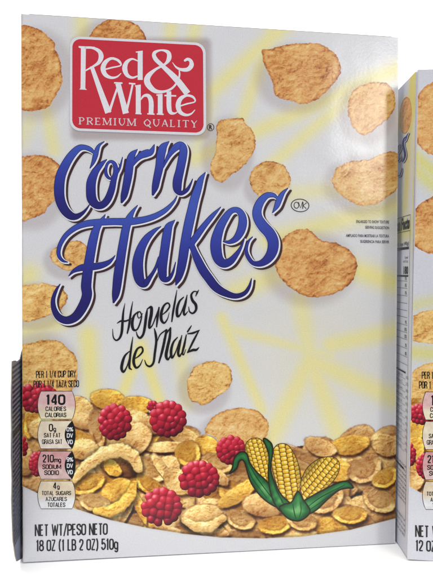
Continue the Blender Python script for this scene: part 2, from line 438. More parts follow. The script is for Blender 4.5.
def background(X, Y):
    c = np.zeros(X.shape + (3,)) + np.array([206, 205, 208.])
    c += (fbm(X / 90, Y / 90, 4, 2) - .5)[..., None] * 7
    yl = np.zeros(X.shape)
    for a, b, w, s in RAYS:
        d = seg(X, Y, a, b) / (w * 1.25)
        yl = np.maximum(yl, s * np.exp(-d * d * .95))
    yl = np.maximum(yl, .25 * np.exp(-((X - 315) ** 2 + (Y - 360) ** 2) / 60 ** 2))
    yl *= (Y < bowl_bottom(X) - 4)
    c = mix(c, np.array([224, 212, 132.]), yl * .92)
    sh = np.zeros(X.shape)
    for pts, pal, seed, l in FLAKES:
        P = np.asarray(pts); cx, cy = P.mean(0); rx = np.abs(P[:, 0] - cx).max(); ry = np.abs(P[:, 1] - cy).max()
        d = np.hypot((X - cx + 4) / (rx + 3), (Y - cy - 6) / (ry + 4))
        sh = np.maximum(sh, .36 * (1 - sm(.80, 1.16, d)))
    # printed soft shadow of the badge
    d = np.hypot(np.maximum(np.abs(X - 141) - 64, 0), np.maximum(np.abs(Y - 89) - 45, 0))
    sh = np.maximum(sh, .62 * (1 - sm(2, 10, d)))
    c = mix(c, np.array([128, 108, 108.]), sh * .75)
    # the white china below the cereal
    below = sm(0, 2, Y - bowl_bottom(X))
    c = mix(c, np.array([203, 203, 207.]), below)
    # rubbed fold lines along the carton edges
    wl = np.exp(-((X - LX(Y)) / .9) ** 2) * (.35 + .5 * vn(Y / 9, X * 0, 3)); wr = np.exp(-((X - RX(Y)) / 1.0) ** 2) * (.3 + .6 * vn(Y / 7, X * 0, 5))
    c = mix(c, np.array([150, 140, 136.]), wl); c = mix(c, np.array([226, 226, 228.]), wr)
    return c

# ------------------------------------------------------------------ artwork: heap of cereal
rs = np.random.RandomState(5)
HEAP = []       # cx, cy, rx, ry, rot, palette, kind(0 cup,1 curl rim,2 flat), light
TOPX = [22, 45, 75, 90, 107, 120, 137, 150, 170, 190, 204, 218, 231, 265, 300, 340, 375, 397]
TOPY = [392, 402, 408, 400, 396, 402, 401, 408, 412, 428, 442, 446, 446, 446, 440, 436, 430, 424]
_pts = []
for j in range(30):
    for i in range(34):
        x = 16 + i * 12 + rs.uniform(-4, 4) + (j % 2) * 6; y = 395 + j * 5.4 + rs.uniform(-3, 3)
        if y - 9 > np.interp(x, TOPX, TOPY) and y < bowl_bottom(x) + 4:
            _pts.append((x, y))
for x, y in _pts:
    if rs.rand() < .36:
        rx = rs.uniform(14, 24); HEAP.append((x, y, rx, rx * rs.uniform(.4, .8), rs.uniform(-50, 50), rs.choice(['pale', 'gold', 'pale', 'tan', 'pale']), rs.choice([0, 2, 1, 1]), rs.uniform(-.26, .04)))
HEAP += [(80, 408, 14, 11, 30, 'pale', 2, -.02), (83, 421, 15, 8, 15, 'tan', 0, -.05), (32, 420, 8, 19, 12, 'gold', 1, .05), (45, 430, 17, 12, 20, 'pale', 0, 0),
         (107, 399, 17, 10, 0, 'gold', 2, .02), (137, 405, 17, 9, 5, 'gold', 2, .0), (134, 419, 16, 10, 15, 'pale', 2, .0), (97, 430, 8, 21, -8, 'tan', 1, .0),
         (78, 441, 18, 11, 20, 'gold', 1, .04), (84, 449, 17, 11, 5, 'pale', 0, .0), (150, 425, 12, 9, 10, 'tan', 0, -.1), (184, 437, 22, 9, 30, 'pale', 2, -.05),
         (207, 446, 13, 10, 25, 'gold', 2, -.02), (165, 447, 24, 5.5, -3, 'pale', 2, .05), (188, 454, 13, 13, -20, 'gold', 1, .0), (217, 463, 17, 9, 20, 'pale', 1, .0),
         (215, 475, 16, 7, 30, 'tan', 0, 0), (131, 440, 21, 17, -15, 'tan', 2, .05), (168, 468, 13, 13, 30, 'tan', 0, .03), (148, 470, 19, 12, 25, 'pale', 1, .02),
         (163, 470, 5, 20, -35, 'pale', 2, .05), (30, 483, 14, 9, 25, 'tan', 2, -.02), (26, 462, 8, 14, 10, 'tan', 0, -.1), (92, 483, 20, 6, -12, 'gold', 1, .0),
         (80, 492, 14, 8, 25, 'gold', 1, .0), (92, 499, 19, 6, 14, 'gold', 1, .06), (85, 508, 18, 6, 16, 'pale', 1, .0), (118, 488, 19, 15, -20, 'gold', 1, .02),
         (102, 497, 11, 7, 5, 'gold', 1, .08), (127, 511, 4, 15, 25, 'tan', 2, .05), (140, 508, 4.5, 18, -20, 'gold', 2, .05), (146, 486, 18, 6, 25, 'gold', 2, .08),
         (180, 492, 12, 20, -40, 'pale', 2, .0), (203, 517, 23, 13, -5, 'pale', 1, .03), (214, 533, 16, 5, 3, 'tan', 2, .02), (165, 530, 16, 4, 8, 'tan', 2, .02),
         (238, 494, 24, 8, -35, 'gold', 2, .02), (240, 520, 16, 9, 20, 'pale', 1, .0),
         (262, 505, 20, 12, 10, 'tan', 0, .0), (275, 525, 18, 9, -10, 'gold', 1, .03), (300, 520, 17, 10, 25, 'pale', 1, .0), (325, 500, 20, 13, -20, 'tan', 1, .02),
         (350, 515, 18, 9, 0, 'gold', 1, .05), (378, 500, 18, 12, 30, 'pale', 1, .0), (335, 470, 18, 12, 15, 'gold', 2, .0), (365, 470, 18, 12, -25, 'tan', 1, .0),
         (385, 445, 16, 11, 20, 'pale', 2, .0), (350, 445, 20, 10, -10, 'gold', 2, .0), (320, 447, 17, 9, 20, 'tan', 2, .02), (385, 478, 14, 9, -30, 'gold', 1, .04)]
BANDS = [([(74, 480, 6), (86, 466, 9), (104, 453, 11), (121, 450, 12), (133, 456, 11), (138, 468, 8)], 'pale', .12),
         ([(96, 511, 6), (108, 512, 9), (121, 506, 10), (131, 495, 9), (134, 483, 5)], 'gold', .12),
         ([(184, 520, 5), (195, 527, 8), (210, 527, 9), (223, 518, 6)], 'pale', .12)]
HEAP += [(119, 466, 19, 11, 10, 'tan', 0, -.38), (112, 468, 11, 7, 45, 'gold', 2, .10), (86, 484, 20, 10, -14, 'gold', 1, .02), (118, 494, 17, 15, -25, 'gold', 2, .05), (94, 503, 16, 9, 12, 'pale', 1, .03),
         (203, 515, 21, 11, -5, 'pale', 0, .0), (178, 482, 17, 12, 35, 'pale', 2, .03), (150, 486, 17, 8, 30, 'gold', 1, .04)]


def heap(X, Y, items=HEAP, bands=BANDS, warp=None):
    C = np.zeros(X.shape + (3,)) + np.array([70, 40, 20.]); A = np.zeros(X.shape)
    inner = (Y > np.interp(X, TOPX, TOPY) + 6); A[inner] = 1
    for k, (cx, cy, rx, ry, rot, pal, kind, lt) in enumerate(items):
        r = math.radians(rot); R = max(rx, ry) + 8
        m = np.nonzero((np.abs(X - cx) < R) & (np.abs(Y - cy) < R))
        if not len(m[0]): continue
        x = X[m]; y = Y[m]; sd = 100 + k
        def D(x, y):
            u = (x - cx) * math.cos(r) + (y - cy) * math.sin(r); v = -(x - cx) * math.sin(r) + (y - cy) * math.cos(r)
            th = np.arctan2(v / ry, u / rx)
            w = 1 + .16 * (fbm(th * 1.3 + 9, th * 0, sd, 2) - .5) * np.cos(th / 2) + .10 * (vn(x / 2.2, y / 2.2, sd) - .5) * min(1.0, 9 / min(rx, ry) * .8)
            bend = .25 * (u / rx) ** 2 * (1 if kind else -1)
            return np.hypot(u / rx, v / ry + bend * .6) / w, u / rx, v / ry
        ds, _, _ = D(x - 1.6, y - 2.8)
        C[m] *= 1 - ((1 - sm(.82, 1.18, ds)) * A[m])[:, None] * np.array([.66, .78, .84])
        d, u, v = D(x, y); px = .75 / min(rx, ry)
        al = 1 - sm(1 - px, 1 + px, d)
        if kind == 1:     # a curled chip: pale thick lip, shaded bowl
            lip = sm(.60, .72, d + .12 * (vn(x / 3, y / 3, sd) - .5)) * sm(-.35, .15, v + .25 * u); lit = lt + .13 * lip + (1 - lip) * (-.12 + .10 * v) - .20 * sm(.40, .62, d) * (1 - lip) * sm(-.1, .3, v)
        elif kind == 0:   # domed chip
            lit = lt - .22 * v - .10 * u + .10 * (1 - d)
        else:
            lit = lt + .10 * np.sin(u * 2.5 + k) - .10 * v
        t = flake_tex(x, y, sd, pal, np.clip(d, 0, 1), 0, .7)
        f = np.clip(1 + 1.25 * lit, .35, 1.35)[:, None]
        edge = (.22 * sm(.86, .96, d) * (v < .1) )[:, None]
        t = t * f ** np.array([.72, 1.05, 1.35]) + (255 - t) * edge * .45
        C[m] = mix(C[m], np.clip(t, 0, 245), al); A[m] = np.maximum(A[m], al)
    for k, (pts, pal, lt) in enumerate(bands):
        P = np.array(pts, float); best = np.full(X.shape, 9.); q = np.zeros(X.shape)
        for i in range(len(P) - 1):
            a, b = P[i], P[i + 1]; dx, dy = b[:2] - a[:2]; L = dx * dx + dy * dy
            t = np.clip(((X - a[0]) * dx + (Y - a[1]) * dy) / L, 0, 1)
            ex, ey = X - a[0] - dx * t, Y - a[1] - dy * t
            w = (a[2] + (b[2] - a[2]) * t) * .62 * (1 + .25 * (vn(X / 2.5, Y / 2.5, k + 61) - .5)); d = np.hypot(ex, ey) / w
            n = d < best; best = np.where(n, d, best); q = np.where(n, ey / w, q)
        C *= (1 - .5 * (1 - sm(.9, 2.0, np.roll(best, 5, axis=0) if best.ndim > 1 else best)))[..., None]
        m = np.nonzero(best < 1.3)
        t = flake_tex(X[m], Y[m], 300 + k, pal, None, lt * .6, .6) * np.clip(1.10 - .26 * q[m], .5, 1.25)[:, None] ** np.array([.7, 1.05, 1.4])
        C[m] = mix(C[m], np.clip(t, 0, 245), 1 - sm(.82, 1.1, best[m]))
    return np.clip(C * .97 + 2, 0, 240), A


def raspberry(cx, cy, rx, ry, seed):
    r = np.random.RandomState(seed); pts = []
    q0 = max(2.4, .215 * min(rx, ry) + .3)
    for tries in range(4000):                     # loose packing of drupelets inside the berry
        a_ = r.uniform(0, 2 * math.pi); R_ = math.sqrt(r.uniform(0, 1)) if tries > 260 else 1.0
        q = q0 * r.uniform(.88, 1.15)
        x, y = (rx - q * .9) * R_ * math.cos(a_), (ry - q * .9) * R_ * math.sin(a_)
        if all((x - p[0]) ** 2 + (y - p[1]) ** 2 > (1.28 * q0) ** 2 for p in pts): pts.append((x, y, q * 1.16))
    pts.sort(key=lambda p: -math.hypot(p[0] / rx, p[1] / ry))

    def f(X, Y, rho):
        C = np.zeros((len(X), 3)) + np.array([70, 8, 22.]); best = np.full(len(X), -9.)
        for x, y, q in pts:
            dx = (X - cx - x) / q; dy = (Y - cy - y) / q; d2 = dx * dx + dy * dy
            k = math.hypot(x / rx, y / ry); hgt = np.sqrt(np.maximum(0, 1 - d2)) * .9 + (1 - k * k) * .5
            m = (d2 < 1) & (hgt > best)
            nz = np.sqrt(np.maximum(0, 1 - d2))
            l = .24 + .60 * np.clip(-.40 * dx - .58 * dy + .62 * nz, 0, 1) - .30 * (y / ry) - .10 * (x / rx)
            l = l * (.58 + .42 * sm(0, .45, nz)) + .10 * (vn(X / 2.2, Y / 2.2, seed) - .5)
            spec = (np.clip(-.30 * dx - .52 * dy + .80 * nz, 0, 1) ** 18) * (_h(np.array([x * 7]), np.array([y * 5]), seed)[0] ** 1.2) * 1.2
            c = ramp(l, [(0, (52, 4, 16)), (.3, (108, 12, 32)), (.6, (164, 22, 44)), (.82, (196, 40, 60)), (1, (216, 96, 108))]) + spec[:, None] * np.array([55, 70, 70.]) * .9
            C[m] = c[m]; best[m] = hgt[m]
        return np.clip(C, 0, 240)
    a = np.linspace(0, 2 * math.pi, 90, endpoint=False)
    out = []
    for t in a:                                   # knobbly silhouette: farthest drupelet in each direction
        R = 0
        for x, y, q in pts:
            pr = x * math.cos(t) + y * math.sin(t); pe = -x * math.sin(t) + y * math.cos(t)
            if abs(pe) < q: R = max(R, pr + math.sqrt(q * q - pe * pe))
        out.append((cx + R * math.cos(t) * .97, cy + R * math.sin(t) * .97))
    return out, f

# ------------------------------------------------------------------ carton bodies


def box_mesh(name, corners, depth_vec, parent, bevel=.0006, lid=None):
    """corners: 4 front corners (TL, TR, BR, BL) in the world; a folded carton with tucked flap seams"""
    base = np.array(parent.location)
    A = [np.array(c) - base for c in corners]; B = [a + np.array(depth_vec) for a in A]
    me = bpy.data.meshes.new(name)
    me.from_pydata([tuple(v) for v in A + B], [], [(0, 3, 2, 1), (4, 5, 6, 7), (0, 1, 5, 4), (1, 2, 6, 5), (2, 3, 7, 6), (3, 0, 4, 7)])
    import bmesh
    bm = bmesh.new(); bm.from_mesh(me); bmesh.ops.recalc_face_normals(bm, faces=bm.faces)
    bmesh.ops.bevel(bm, geom=list(bm.edges), offset=bevel, segments=3, affect='EDGES')
    bm.to_mesh(me); bm.free()
    me.materials.append(BOARD)
    o = bpy.data.objects.new(name, me); COL.objects.link(o); o.parent = parent
    return o


def slab(name, pts8, parent, mat):
    base = np.array(parent.location)
    me = bpy.data.meshes.new(name)
    me.from_pydata([tuple(np.array(p) - base) for p in pts8], [], [(0, 1, 2, 3), (7, 6, 5, 4), (0, 4, 5, 1), (1, 5, 6, 2), (2, 6, 7, 3), (3, 7, 4, 0)])
    me.materials.append(mat); o = bpy.data.objects.new(name, me); COL.objects.link(o); o.parent = parent
    return o


BOARD = print_material("white_coated_board", attr=False, color=tuple(lin((200, 201, 210))))
KRAFT = print_material("grey_raw_board", rough=.8, attr=False, color=tuple(lin((150, 140, 125))), bump=.3)

# =================================================================== 1. the tall box
box = thing("cereal_box", "large white corn flakes box printed with 18 OZ, filling most of the picture", "cereal box", (0, 0, 0), "corn flakes boxes")
cf = [FRONT(np.array([c[0]]), np.array([c[1]]), -.00005)[0] for c in (TL, TR, BR, BL)]
body = box_mesh("carton_body", cf, (0, .062, 0), box)
ZT = cf[0][2]; WR = cf[1][0]
# tucked lid flap lying on top, its raw edge showing
slab("lid_flap", [(.004, .001, ZT + .0002), (WR - .004, .001, cf[1][2] + .0002), (WR - .012, .045, cf[1][2] + .0002), (.012, .045, ZT + .0002),
                  (.004, .001, ZT + .0005), (WR - .004, .001, cf[1][2] + .0005), (WR - .012, .045, cf[1][2] + .0005), (.012, .045, ZT + .0005)], box, KRAFT)

nx, ny = 253, 360
u = np.linspace(0, 1, nx)[None, :]; v = np.linspace(0, 1, ny)[:, None]
def bil(k, i=.55):
    a = (TL[k], TR[k], BR[k], BL[k])
    return (a[0] * (1 - u) + a[1] * u) * (1 - v) + (a[3] * (1 - u) + a[2] * u) * v
GX, GY = bil(0), bil(1)
GX = 209 + (GX - 209) * .9985; GY = 288 + (GY - 288) * .9988
fastgrid("front_panel", FRONT, GX, GY, background(GX, GY), nx, ny, box)

edge = dict(xmin=LX, xmax=RX, ymin=TY)
for pts, pal, seed, l in FLAKES:
    polygrid("printed_flake", FRONT, pts, (lambda X, Y, rho, s=seed, p=pal, l=l: flake_tex(X, Y, s, p, rho, l)), box, seed=seed, jag=.75 if seed > 12 else .6, **edge)

# heap of cereal
hx = np.arange(22.4, 396.8, .5); hy = np.arange(384, 541, .5)
HX, HY = np.meshgrid(hx, hy)
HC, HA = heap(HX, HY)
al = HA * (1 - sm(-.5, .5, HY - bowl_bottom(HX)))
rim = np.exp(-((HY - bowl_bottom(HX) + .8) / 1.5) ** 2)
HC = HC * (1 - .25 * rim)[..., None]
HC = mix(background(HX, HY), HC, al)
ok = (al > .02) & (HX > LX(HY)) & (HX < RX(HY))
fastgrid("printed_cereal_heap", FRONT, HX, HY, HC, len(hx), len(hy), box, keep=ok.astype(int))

for k, (cx, cy, rx, ry) in enumerate([(153, 406, 7, 5), (37, 398, 22, 15), (115, 422, 17, 18.5), (168, 419, 18.5, 18.5), (231, 450, 15, 15), (161.5, 507, 20.5, 19.5), (199, 479, 20.5, 18.5),
                                     (20, 447, 8, 12), (38, 464, 9, 13)]):
    o_, f_ = raspberry(cx, cy, rx, ry, 40 + k)
    polygrid("printed_raspberry", FRONT, o_, f_, box, seed=k, jag=.12, step=.45, **edge)

PRINT_TOP = LIFT[0]
# ------------------------------------------------------------------ badge "Red & White"


def rrect(q, r, n=7):
    """rounded corners of a quad q (TL,TR,BR,BL)"""
    q = [np.array(p, float) for p in q]; out = []
    for i in range(4):
        p, a, b = q[i], q[i - 1], q[(i + 1) % 4]
        A = p + (a - p) / np.linalg.norm(a - p) * r; B = p + (b - p) / np.linalg.norm(b - p) * r
        for t in np.linspace(0, 1, n): out.append(tuple((1 - t) ** 2 * A + 2 * t * (1 - t) * (p + (A + B - 2 * p) * .12) + t * t * B))
    return out


RED = (186, 40, 56); OFFW = (214, 212, 218)


def serif_word(mb, s, a, b, h, w, col):
    """small Roman capitals drawn with thick and thin strokes and serifs"""
    G = {'P': ([(0, 0, 1, 0, 1), (0, 0, .55, 0, .0)],), }
    L = {'P': [('v', .18, 1), ('b', .18, 0, .5)], 'R': [('v', .18, 1), ('b', .18, 0, .52), ('d', .4, .5, .9, 1)], 'E': [('v', .18, 1), ('h', .18, .8, 0), ('h', .18, .68, .5), ('h', .18, .85, 1)],
         'M': [('v', .1, .5), ('d', .12, 0, .5, .95), ('t', .5, .95, .88, 0), ('v', .88, 1)], 'I': [('v', .5, 1)], 'U': [('c', .2, .82)], 'Q': [('o',), ('d', .5, .8, .95, 1.2)],
         'A': [('t', .1, 1, .5, 0), ('d', .5, 0, .9, 1), ('h', .25, .75, .65)], 'L': [('v', .2, 1), ('h', .2, .85, 1)], 'T': [('v', .5, 1), ('h', .08, .92, 0)], 'Y': [('d', .1, 0, .5, .5), ('t', .9, 0, .5, .5), ('w', .5, .5)]}
    wid = {'I': .5, 'M': 1.25, 'Q': 1.05, 'U': 1.0, ' ': .6, 'L': .8, 'E': .85, 'P': .85}
    tot = sum(wid.get(c, .95) + .22 for c in s) - .22; x = 0
    tk = h * .17; tn = h * .09
    for c in s:
        cw = wid.get(c, .95)
        def P(u, v): t = (x + u * cw) / tot; return (a[0] + (b[0] - a[0]) * t, a[1] + (b[1] - a[1]) * t - (1 - v) * h)
        def ln(p, q, wd): mb.stroke([p + (wd,), q + (wd,)], col, cap=False)
        for g in L.get(c, []):
            k = g[0]
            if k == 'v':
                t = tk if g[2] == 1 else tn; ln(P(g[1], 0), P(g[1], 1), t)
                for vv in (0.03, .97): p = P(g[1], vv); ln((p[0] - tk * 1.1, p[1]), (p[0] + tk * 1.1, p[1]), tn * .9)
            elif k == 'w': ln(P(.5, .5), P(.5, 1), tk); p = P(.5, .97); ln((p[0] - tk * 1.1, p[1]), (p[0] + tk * 1.1, p[1]), tn * .9)
            elif k == 'h':
                p, q = P(g[1], g[3] * .94 + .03), P(g[2], g[3] * .94 + .03); ln(p, q, tn)
                if g[3] in (0, 1): ln((q[0], q[1] - tn * .5), (q[0], q[1] + h * (.16 if g[3] == 0 else -.16)), tn * .8)
                if c == 'T': ln((p[0], p[1] - tn * .5), (p[0], p[1] + h * .16), tn * .8)
            elif k == 'd': ln(P(g[1], g[2]), P(g[3], g[4]), tk)
            elif k == 't': ln(P(g[1], g[2]), P(g[3], g[4]), tn)
            elif k == 'b': mb.stroke([P(g[1], .03) + (tn,), P(.6, .04) + (tn,), P(.82, .26) + (tk,), P(.6, g[3]) + (tn,), P(g[1], g[3]) + (tn,)], col, cap=False)
            elif k == 'c':
                mb.stroke([P(.18, 0) + (tk,), P(.18, .6) + (tk,), P(.5, .97) + (tn * 1.3,), P(.84, .6) + (tn,), P(.84, 0) + (tn,)], col, cap=False)
                for uu in (.18, .84): p = P(uu, .03); ln((p[0] - tk, p[1]), (p[0] + tk, p[1]), tn * .9)
            elif k == 'o': mb.stroke([P(.5, 0) + (tn,), P(.1, .5) + (tk,), P(.5, 1) + (tn,), P(.9, .5) + (tk,), P(.5, 0) + (tn,)], col, cap=False)
        x += cw + .22


badge = MB(); badge.poly(rrect([(70, 36.0), (205.6, 43.0), (206.2, 135.6), (69.8, 130.6)], 9.5), (208, 207, 213))
badge = badge.build("logo_badge", box)
mb = MB(); mb.poly(rrect([(72.4, 38.6), (203.0, 45.3), (203.6, 132.9), (72.2, 128.2)], 7.8), RED); mb.build("red_field", badge)
mb = MB(); o6 = (60, 30); s6 = 5.25
def L6(p, cap=False): mb.stroke(zz(o6, s6, p), OFFW, cap=cap)
def L7(p, cap=True): mb.stroke(zz((140, 30), s6, p), OFFW, cap=cap)
mb.poly(zz(o6, s6, [(98, 84), (182, 88), (182, 98), (136, 96), (133, 306), (142, 314), (102, 312), (108, 304), (110, 96), (98, 92)]), OFFW)
L6([(130, 92, 12), (172, 94, 13), (206, 112, 20), (216, 140, 26), (204, 170, 19), (176, 190, 11), (132, 214, 7)])
L6([(166, 190, 20), (205, 300, 26), (254, 434, 34)])
L6([(258, 432, 14), (285, 350, 11), (308, 284, 10)]); L6([(304, 280, 28), (325, 358, 28), (346, 438, 32)]); L6([(346, 436, 14), (365, 360, 11), (382, 282, 10)])
L6([(284, 277, 8), (328, 279, 8)]); L6([(362, 280, 8), (396, 283, 8)])
L6([(224, 210, 7), (270, 198, 8), (318, 186, 7), (312, 166, 13), (292, 153, 13), (266, 150, 14), (238, 170, 22), (226, 202, 26), (238, 234, 22), (268, 250, 14), (298, 246, 9), (320, 228, 4)], True)
L6([(408, 162, 6), (378, 152, 10), (350, 170, 20), (340, 202, 27), (352, 236, 20), (380, 250, 12), (412, 240, 7)]); L6([(421, 112, 26), (421, 262, 26)]); L6([(398, 116, 6), (434, 112, 8)])
L7([(250, 334, 34), (190, 258, 32), (120, 190, 22), (80, 150, 22), (76, 120, 18), (112, 106, 9), (148, 118, 20), (152, 150, 24), (130, 180, 12), (80, 208, 14), (42, 245, 28), (40, 280, 32), (75, 318, 24), (120, 324, 14), (165, 308, 11), (196, 272, 10), (207, 238, 9), (206, 212, 6)], False)
L7([(170, 170, 2), (190, 195, 9), (218, 208, 16), (252, 206, 22), (270, 185, 24), (266, 162, 18), (250, 153, 15), (236, 160, 12)])
L6([(411, 292, 26), (411, 440, 26)]); L6([(394, 294, 6), (424, 290, 8)]); L6([(396, 438, 7), (428, 440, 7)])
L7([(2, 368, 5), (20, 346, 12), (44, 346, 20), (58, 376, 25), (58, 442, 25)], False); L7([(38, 440, 7), (76, 442, 7)], False)
L7([(106, 340, 25), (106, 442, 25)], False); L7([(86, 342, 7), (118, 338, 8)], False); L7([(88, 441, 7), (124, 443, 7)], False)
L7([(152, 322, 24), (152, 400, 25), (160, 432, 20), (180, 438, 10), (196, 430, 5)], False); L7([(128, 344, 8), (190, 346, 8)], False)
L7([(202, 402, 7), (245, 388, 8), (288, 376, 7), (278, 352, 12), (244, 344, 13), (212, 362, 22), (200, 396, 26), (210, 430, 22), (240, 446, 14), (268, 440, 9), (288, 420, 4)])
mb.build("brand_lettering", badge)
mb = MB(); serif_word(mb, "PREMIUM QUALITY", (78.9, 124.3), (197.5, 127.6), 7.0, 1, (206, 190, 196)); mb.build("slogan_lettering", badge)
mb = MB(); mb.stroke([(p[0], p[1], .55) for p in list(ell(210.6, 127.2, 3.3, 3.5, 0, 16)) + [ell(210.6, 127.2, 3.3, 3.5, 0, 16)[0]]], BLACKISH, cap=False, sub=2)
text(mb, "R", (209.1, 129.2), (212.3, 129.3), 4.0, BLACKISH, .03); mb.build("registered_mark", box)

# ------------------------------------------------------------------ title "Corn Flakes"
Z = {1: (50, 130), 2: (110, 120), 3: (155, 120), 4: (50, 215), 5: (105, 190), 6: (155, 190), 7: (195, 190), 8: (235, 180)}
def T(k, p): return zz(Z[k], 5.773, p)
CORN = [
    T(1, [(313, 67, 3), (286, 86, 14), (272, 112, 24), (262, 148, 28), (250, 185, 20), (232, 220, 4)]),
    T(1, [(262, 142, 8), (236, 114, 24), (200, 100, 28), (165, 106, 36), (125, 145, 44), (90, 200, 50), (62, 265, 56), (53, 335, 58), (58, 400, 56), (80, 455, 52), (115, 492, 46), (150, 500, 34), (185, 482, 20), (210, 457, 11), (229, 430, 3)]),
    T(1, [(327, 171, 4), (296, 198, 26), (262, 240, 40), (240, 295, 52), (236, 350, 54), (242, 400, 54), (268, 432, 44), (302, 432, 40), (332, 402, 40), (354, 350, 38), (368, 290, 32), (380, 240, 28), (374, 200, 24), (355, 182, 16), (334, 192, 14), (322, 225, 16), (326, 260, 18), (348, 280, 13), (378, 262, 11), (402, 220, 12), (419, 158, 3)]),
    T(2, [(158, 170, 3), (128, 202, 38), (114, 250, 46), (105, 320, 46), (92, 390, 42), (80, 440, 36), (68, 474, 12)]),
    T(2, [(130, 262, 12), (155, 226, 26), (182, 203, 38), (212, 192, 42), (238, 182, 32), (256, 143, 4)]),
    T(2, [(341, 124, 3), (308, 156, 42), (294, 200, 48), (285, 270, 46), (270, 340, 42), (260, 390, 36), (248, 430, 12)]),
    T(3, [(45, 275, 8), (80, 205, 24), (115, 162, 38), (148, 146, 42), (164, 172, 44), (158, 220, 48), (144, 290, 48), (130, 350, 52), (130, 400, 46), (152, 422, 26), (185, 403, 20), (205, 370, 10), (217, 341, 3)])]
FLK = [
    T(4, [(102, 272, 3), (75, 264, 14), (54, 240, 20), (50, 205, 22), (64, 160, 24), (97, 112, 27), (150, 72, 31), (210, 50, 36), (280, 42, 38), (360, 38, 39), (387, 38, 39)]) +
    T(5, [(140, 182, 42), (220, 172, 36), (290, 150, 32), (350, 115, 26), (395, 70, 14), (416, 34, 3)]),
    T(4, [(319, -2, 3), (298, 32, 24), (268, 80, 42), (250, 140, 50), (238, 200, 52), (226, 270, 54), (216, 340, 56), (209, 410, 58)]) +
    zz((20, 260), 4.81, [(322, 170, 47), (303, 222, 46), (268, 272, 42), (225, 290, 36), (186, 274, 32), (164, 235, 25), (160, 190, 19), (175, 145, 13), (193, 117, 3)]),
    T(4, [(109, 352, 3), (135, 325, 18), (180, 305, 36), (230, 300, 40), (290, 292, 36), (335, 275, 26), (362, 252, 12), (376, 234, 3)]),
    T(5, [(188, 89, 3), (160, 125, 20), (137, 170, 40), (119, 230, 46), (108, 290, 48), (96, 360, 50), (85, 430, 52), (75, 500, 52), (68, 560, 48), (60, 610, 38), (50, 648, 10)]),
    T(5, [(323, 211, 3), (285, 235, 22), (240, 280, 40), (207, 340, 50), (190, 410, 60), (190, 470, 62), (202, 522, 54), (228, 540, 42), (262, 500, 22), (292, 450, 16), (312, 390, 12)]),
    T(5, [(403, 174, 3), (368, 212, 42), (355, 270, 50), (345, 340, 50), (336, 400, 52), (330, 460, 52), (338, 508, 42), (365, 514, 26), (390, 480, 14), (408, 417, 3)]),
    T(3, [(290, 303, 3), (264, 345, 32), (246, 400, 44), (227, 460, 50), (213, 520, 52), (200, 577, 54)]) + T(6, [(186, 240, 54), (172, 320, 54), (160, 400, 52), (148, 460, 48), (135, 510, 34), (121, 547, 6)]),
    T(6, [(379, 99, 3), (332, 148, 24), (282, 208, 32), (240, 265, 38), (212, 310, 34), (222, 345, 34), (245, 400, 44), (275, 460, 50), (310, 510, 50)]) + [(215.6, 287, 8.3), (224, 292.5, 7), (235, 296, 5), (244, 293.5, 4), (249, 287, 2.8), (251.5, 278.5, .5)],
    T(7, [(165, 297, 8), (200, 300, 22), (236, 280, 36), (262, 240, 46), (275, 190, 48), (270, 145, 40), (245, 116, 32), (207, 122, 32), (172, 165, 42), (142, 220, 50), (122, 290, 60), (122, 350, 62), (136, 400, 56), (167, 424, 48), (205, 410, 40), (240, 370, 26), (265, 330, 14), (284, 284, 3)]),
    T(8, [(304, 48, 3), (277, 74, 20), (256, 110, 32), (240, 150, 28), (217, 188, 4)]),
    T(8, [(250, 112, 8), (222, 88, 24), (182, 90, 34), (147, 125, 44), (127, 175, 50), (132, 220, 54), (160, 265, 60), (200, 310, 62), (220, 360, 62), (213, 415, 58), (185, 458, 48), (145, 482, 34), (102, 478, 24), (73, 440, 22), (64, 400, 18), (77, 355, 12), (101, 328, 3)])]


def blue(y0, y1):
    def f(X, Y):
        t = np.clip((Y + X * .05 - y0) / (y1 - y0), 0, 1)
        return ramp(t, [(0, (58, 80, 168)), (.35, (46, 58, 150)), (.7, (32, 34, 116)), (1, (28, 22, 94))])
    return f


def brush(word, name, y0, y1, parent, plane=FRONT, k=1.0, sh=(3.0, 2.4)):
    mb = MB(plane)
    for s in word: mb.stroke(s, (58, 34, 38), grow=.9 * k, dx=sh[0] * k, dy=sh[1] * k)
    t = mb.build(name, parent)
    mb = MB(plane)
    for s in word: mb.stroke(s, (214, 214, 224), grow=1.0 * k, dx=.75 * k, dy=.6 * k)
    mb.build("white_outline", t)
    mb = MB(plane)
    for s in word: mb.stroke(s, (22, 20, 74), grow=.22 * k)
    mb.build("navy_edge", t)
    mb = MB(plane)
    for s in word: mb.stroke([(p[0], p[1], max(p[2] - .7 * k, .02)) for p in s], blue(y0, y1), sub=12)
    mb.build("blue_fill", t)
    return t


LIFT[0] = PRINT_TOP
brush(CORN, "title_lettering", 150, 222, box)
brush(FLK, "title_lettering", 218, 312, box)

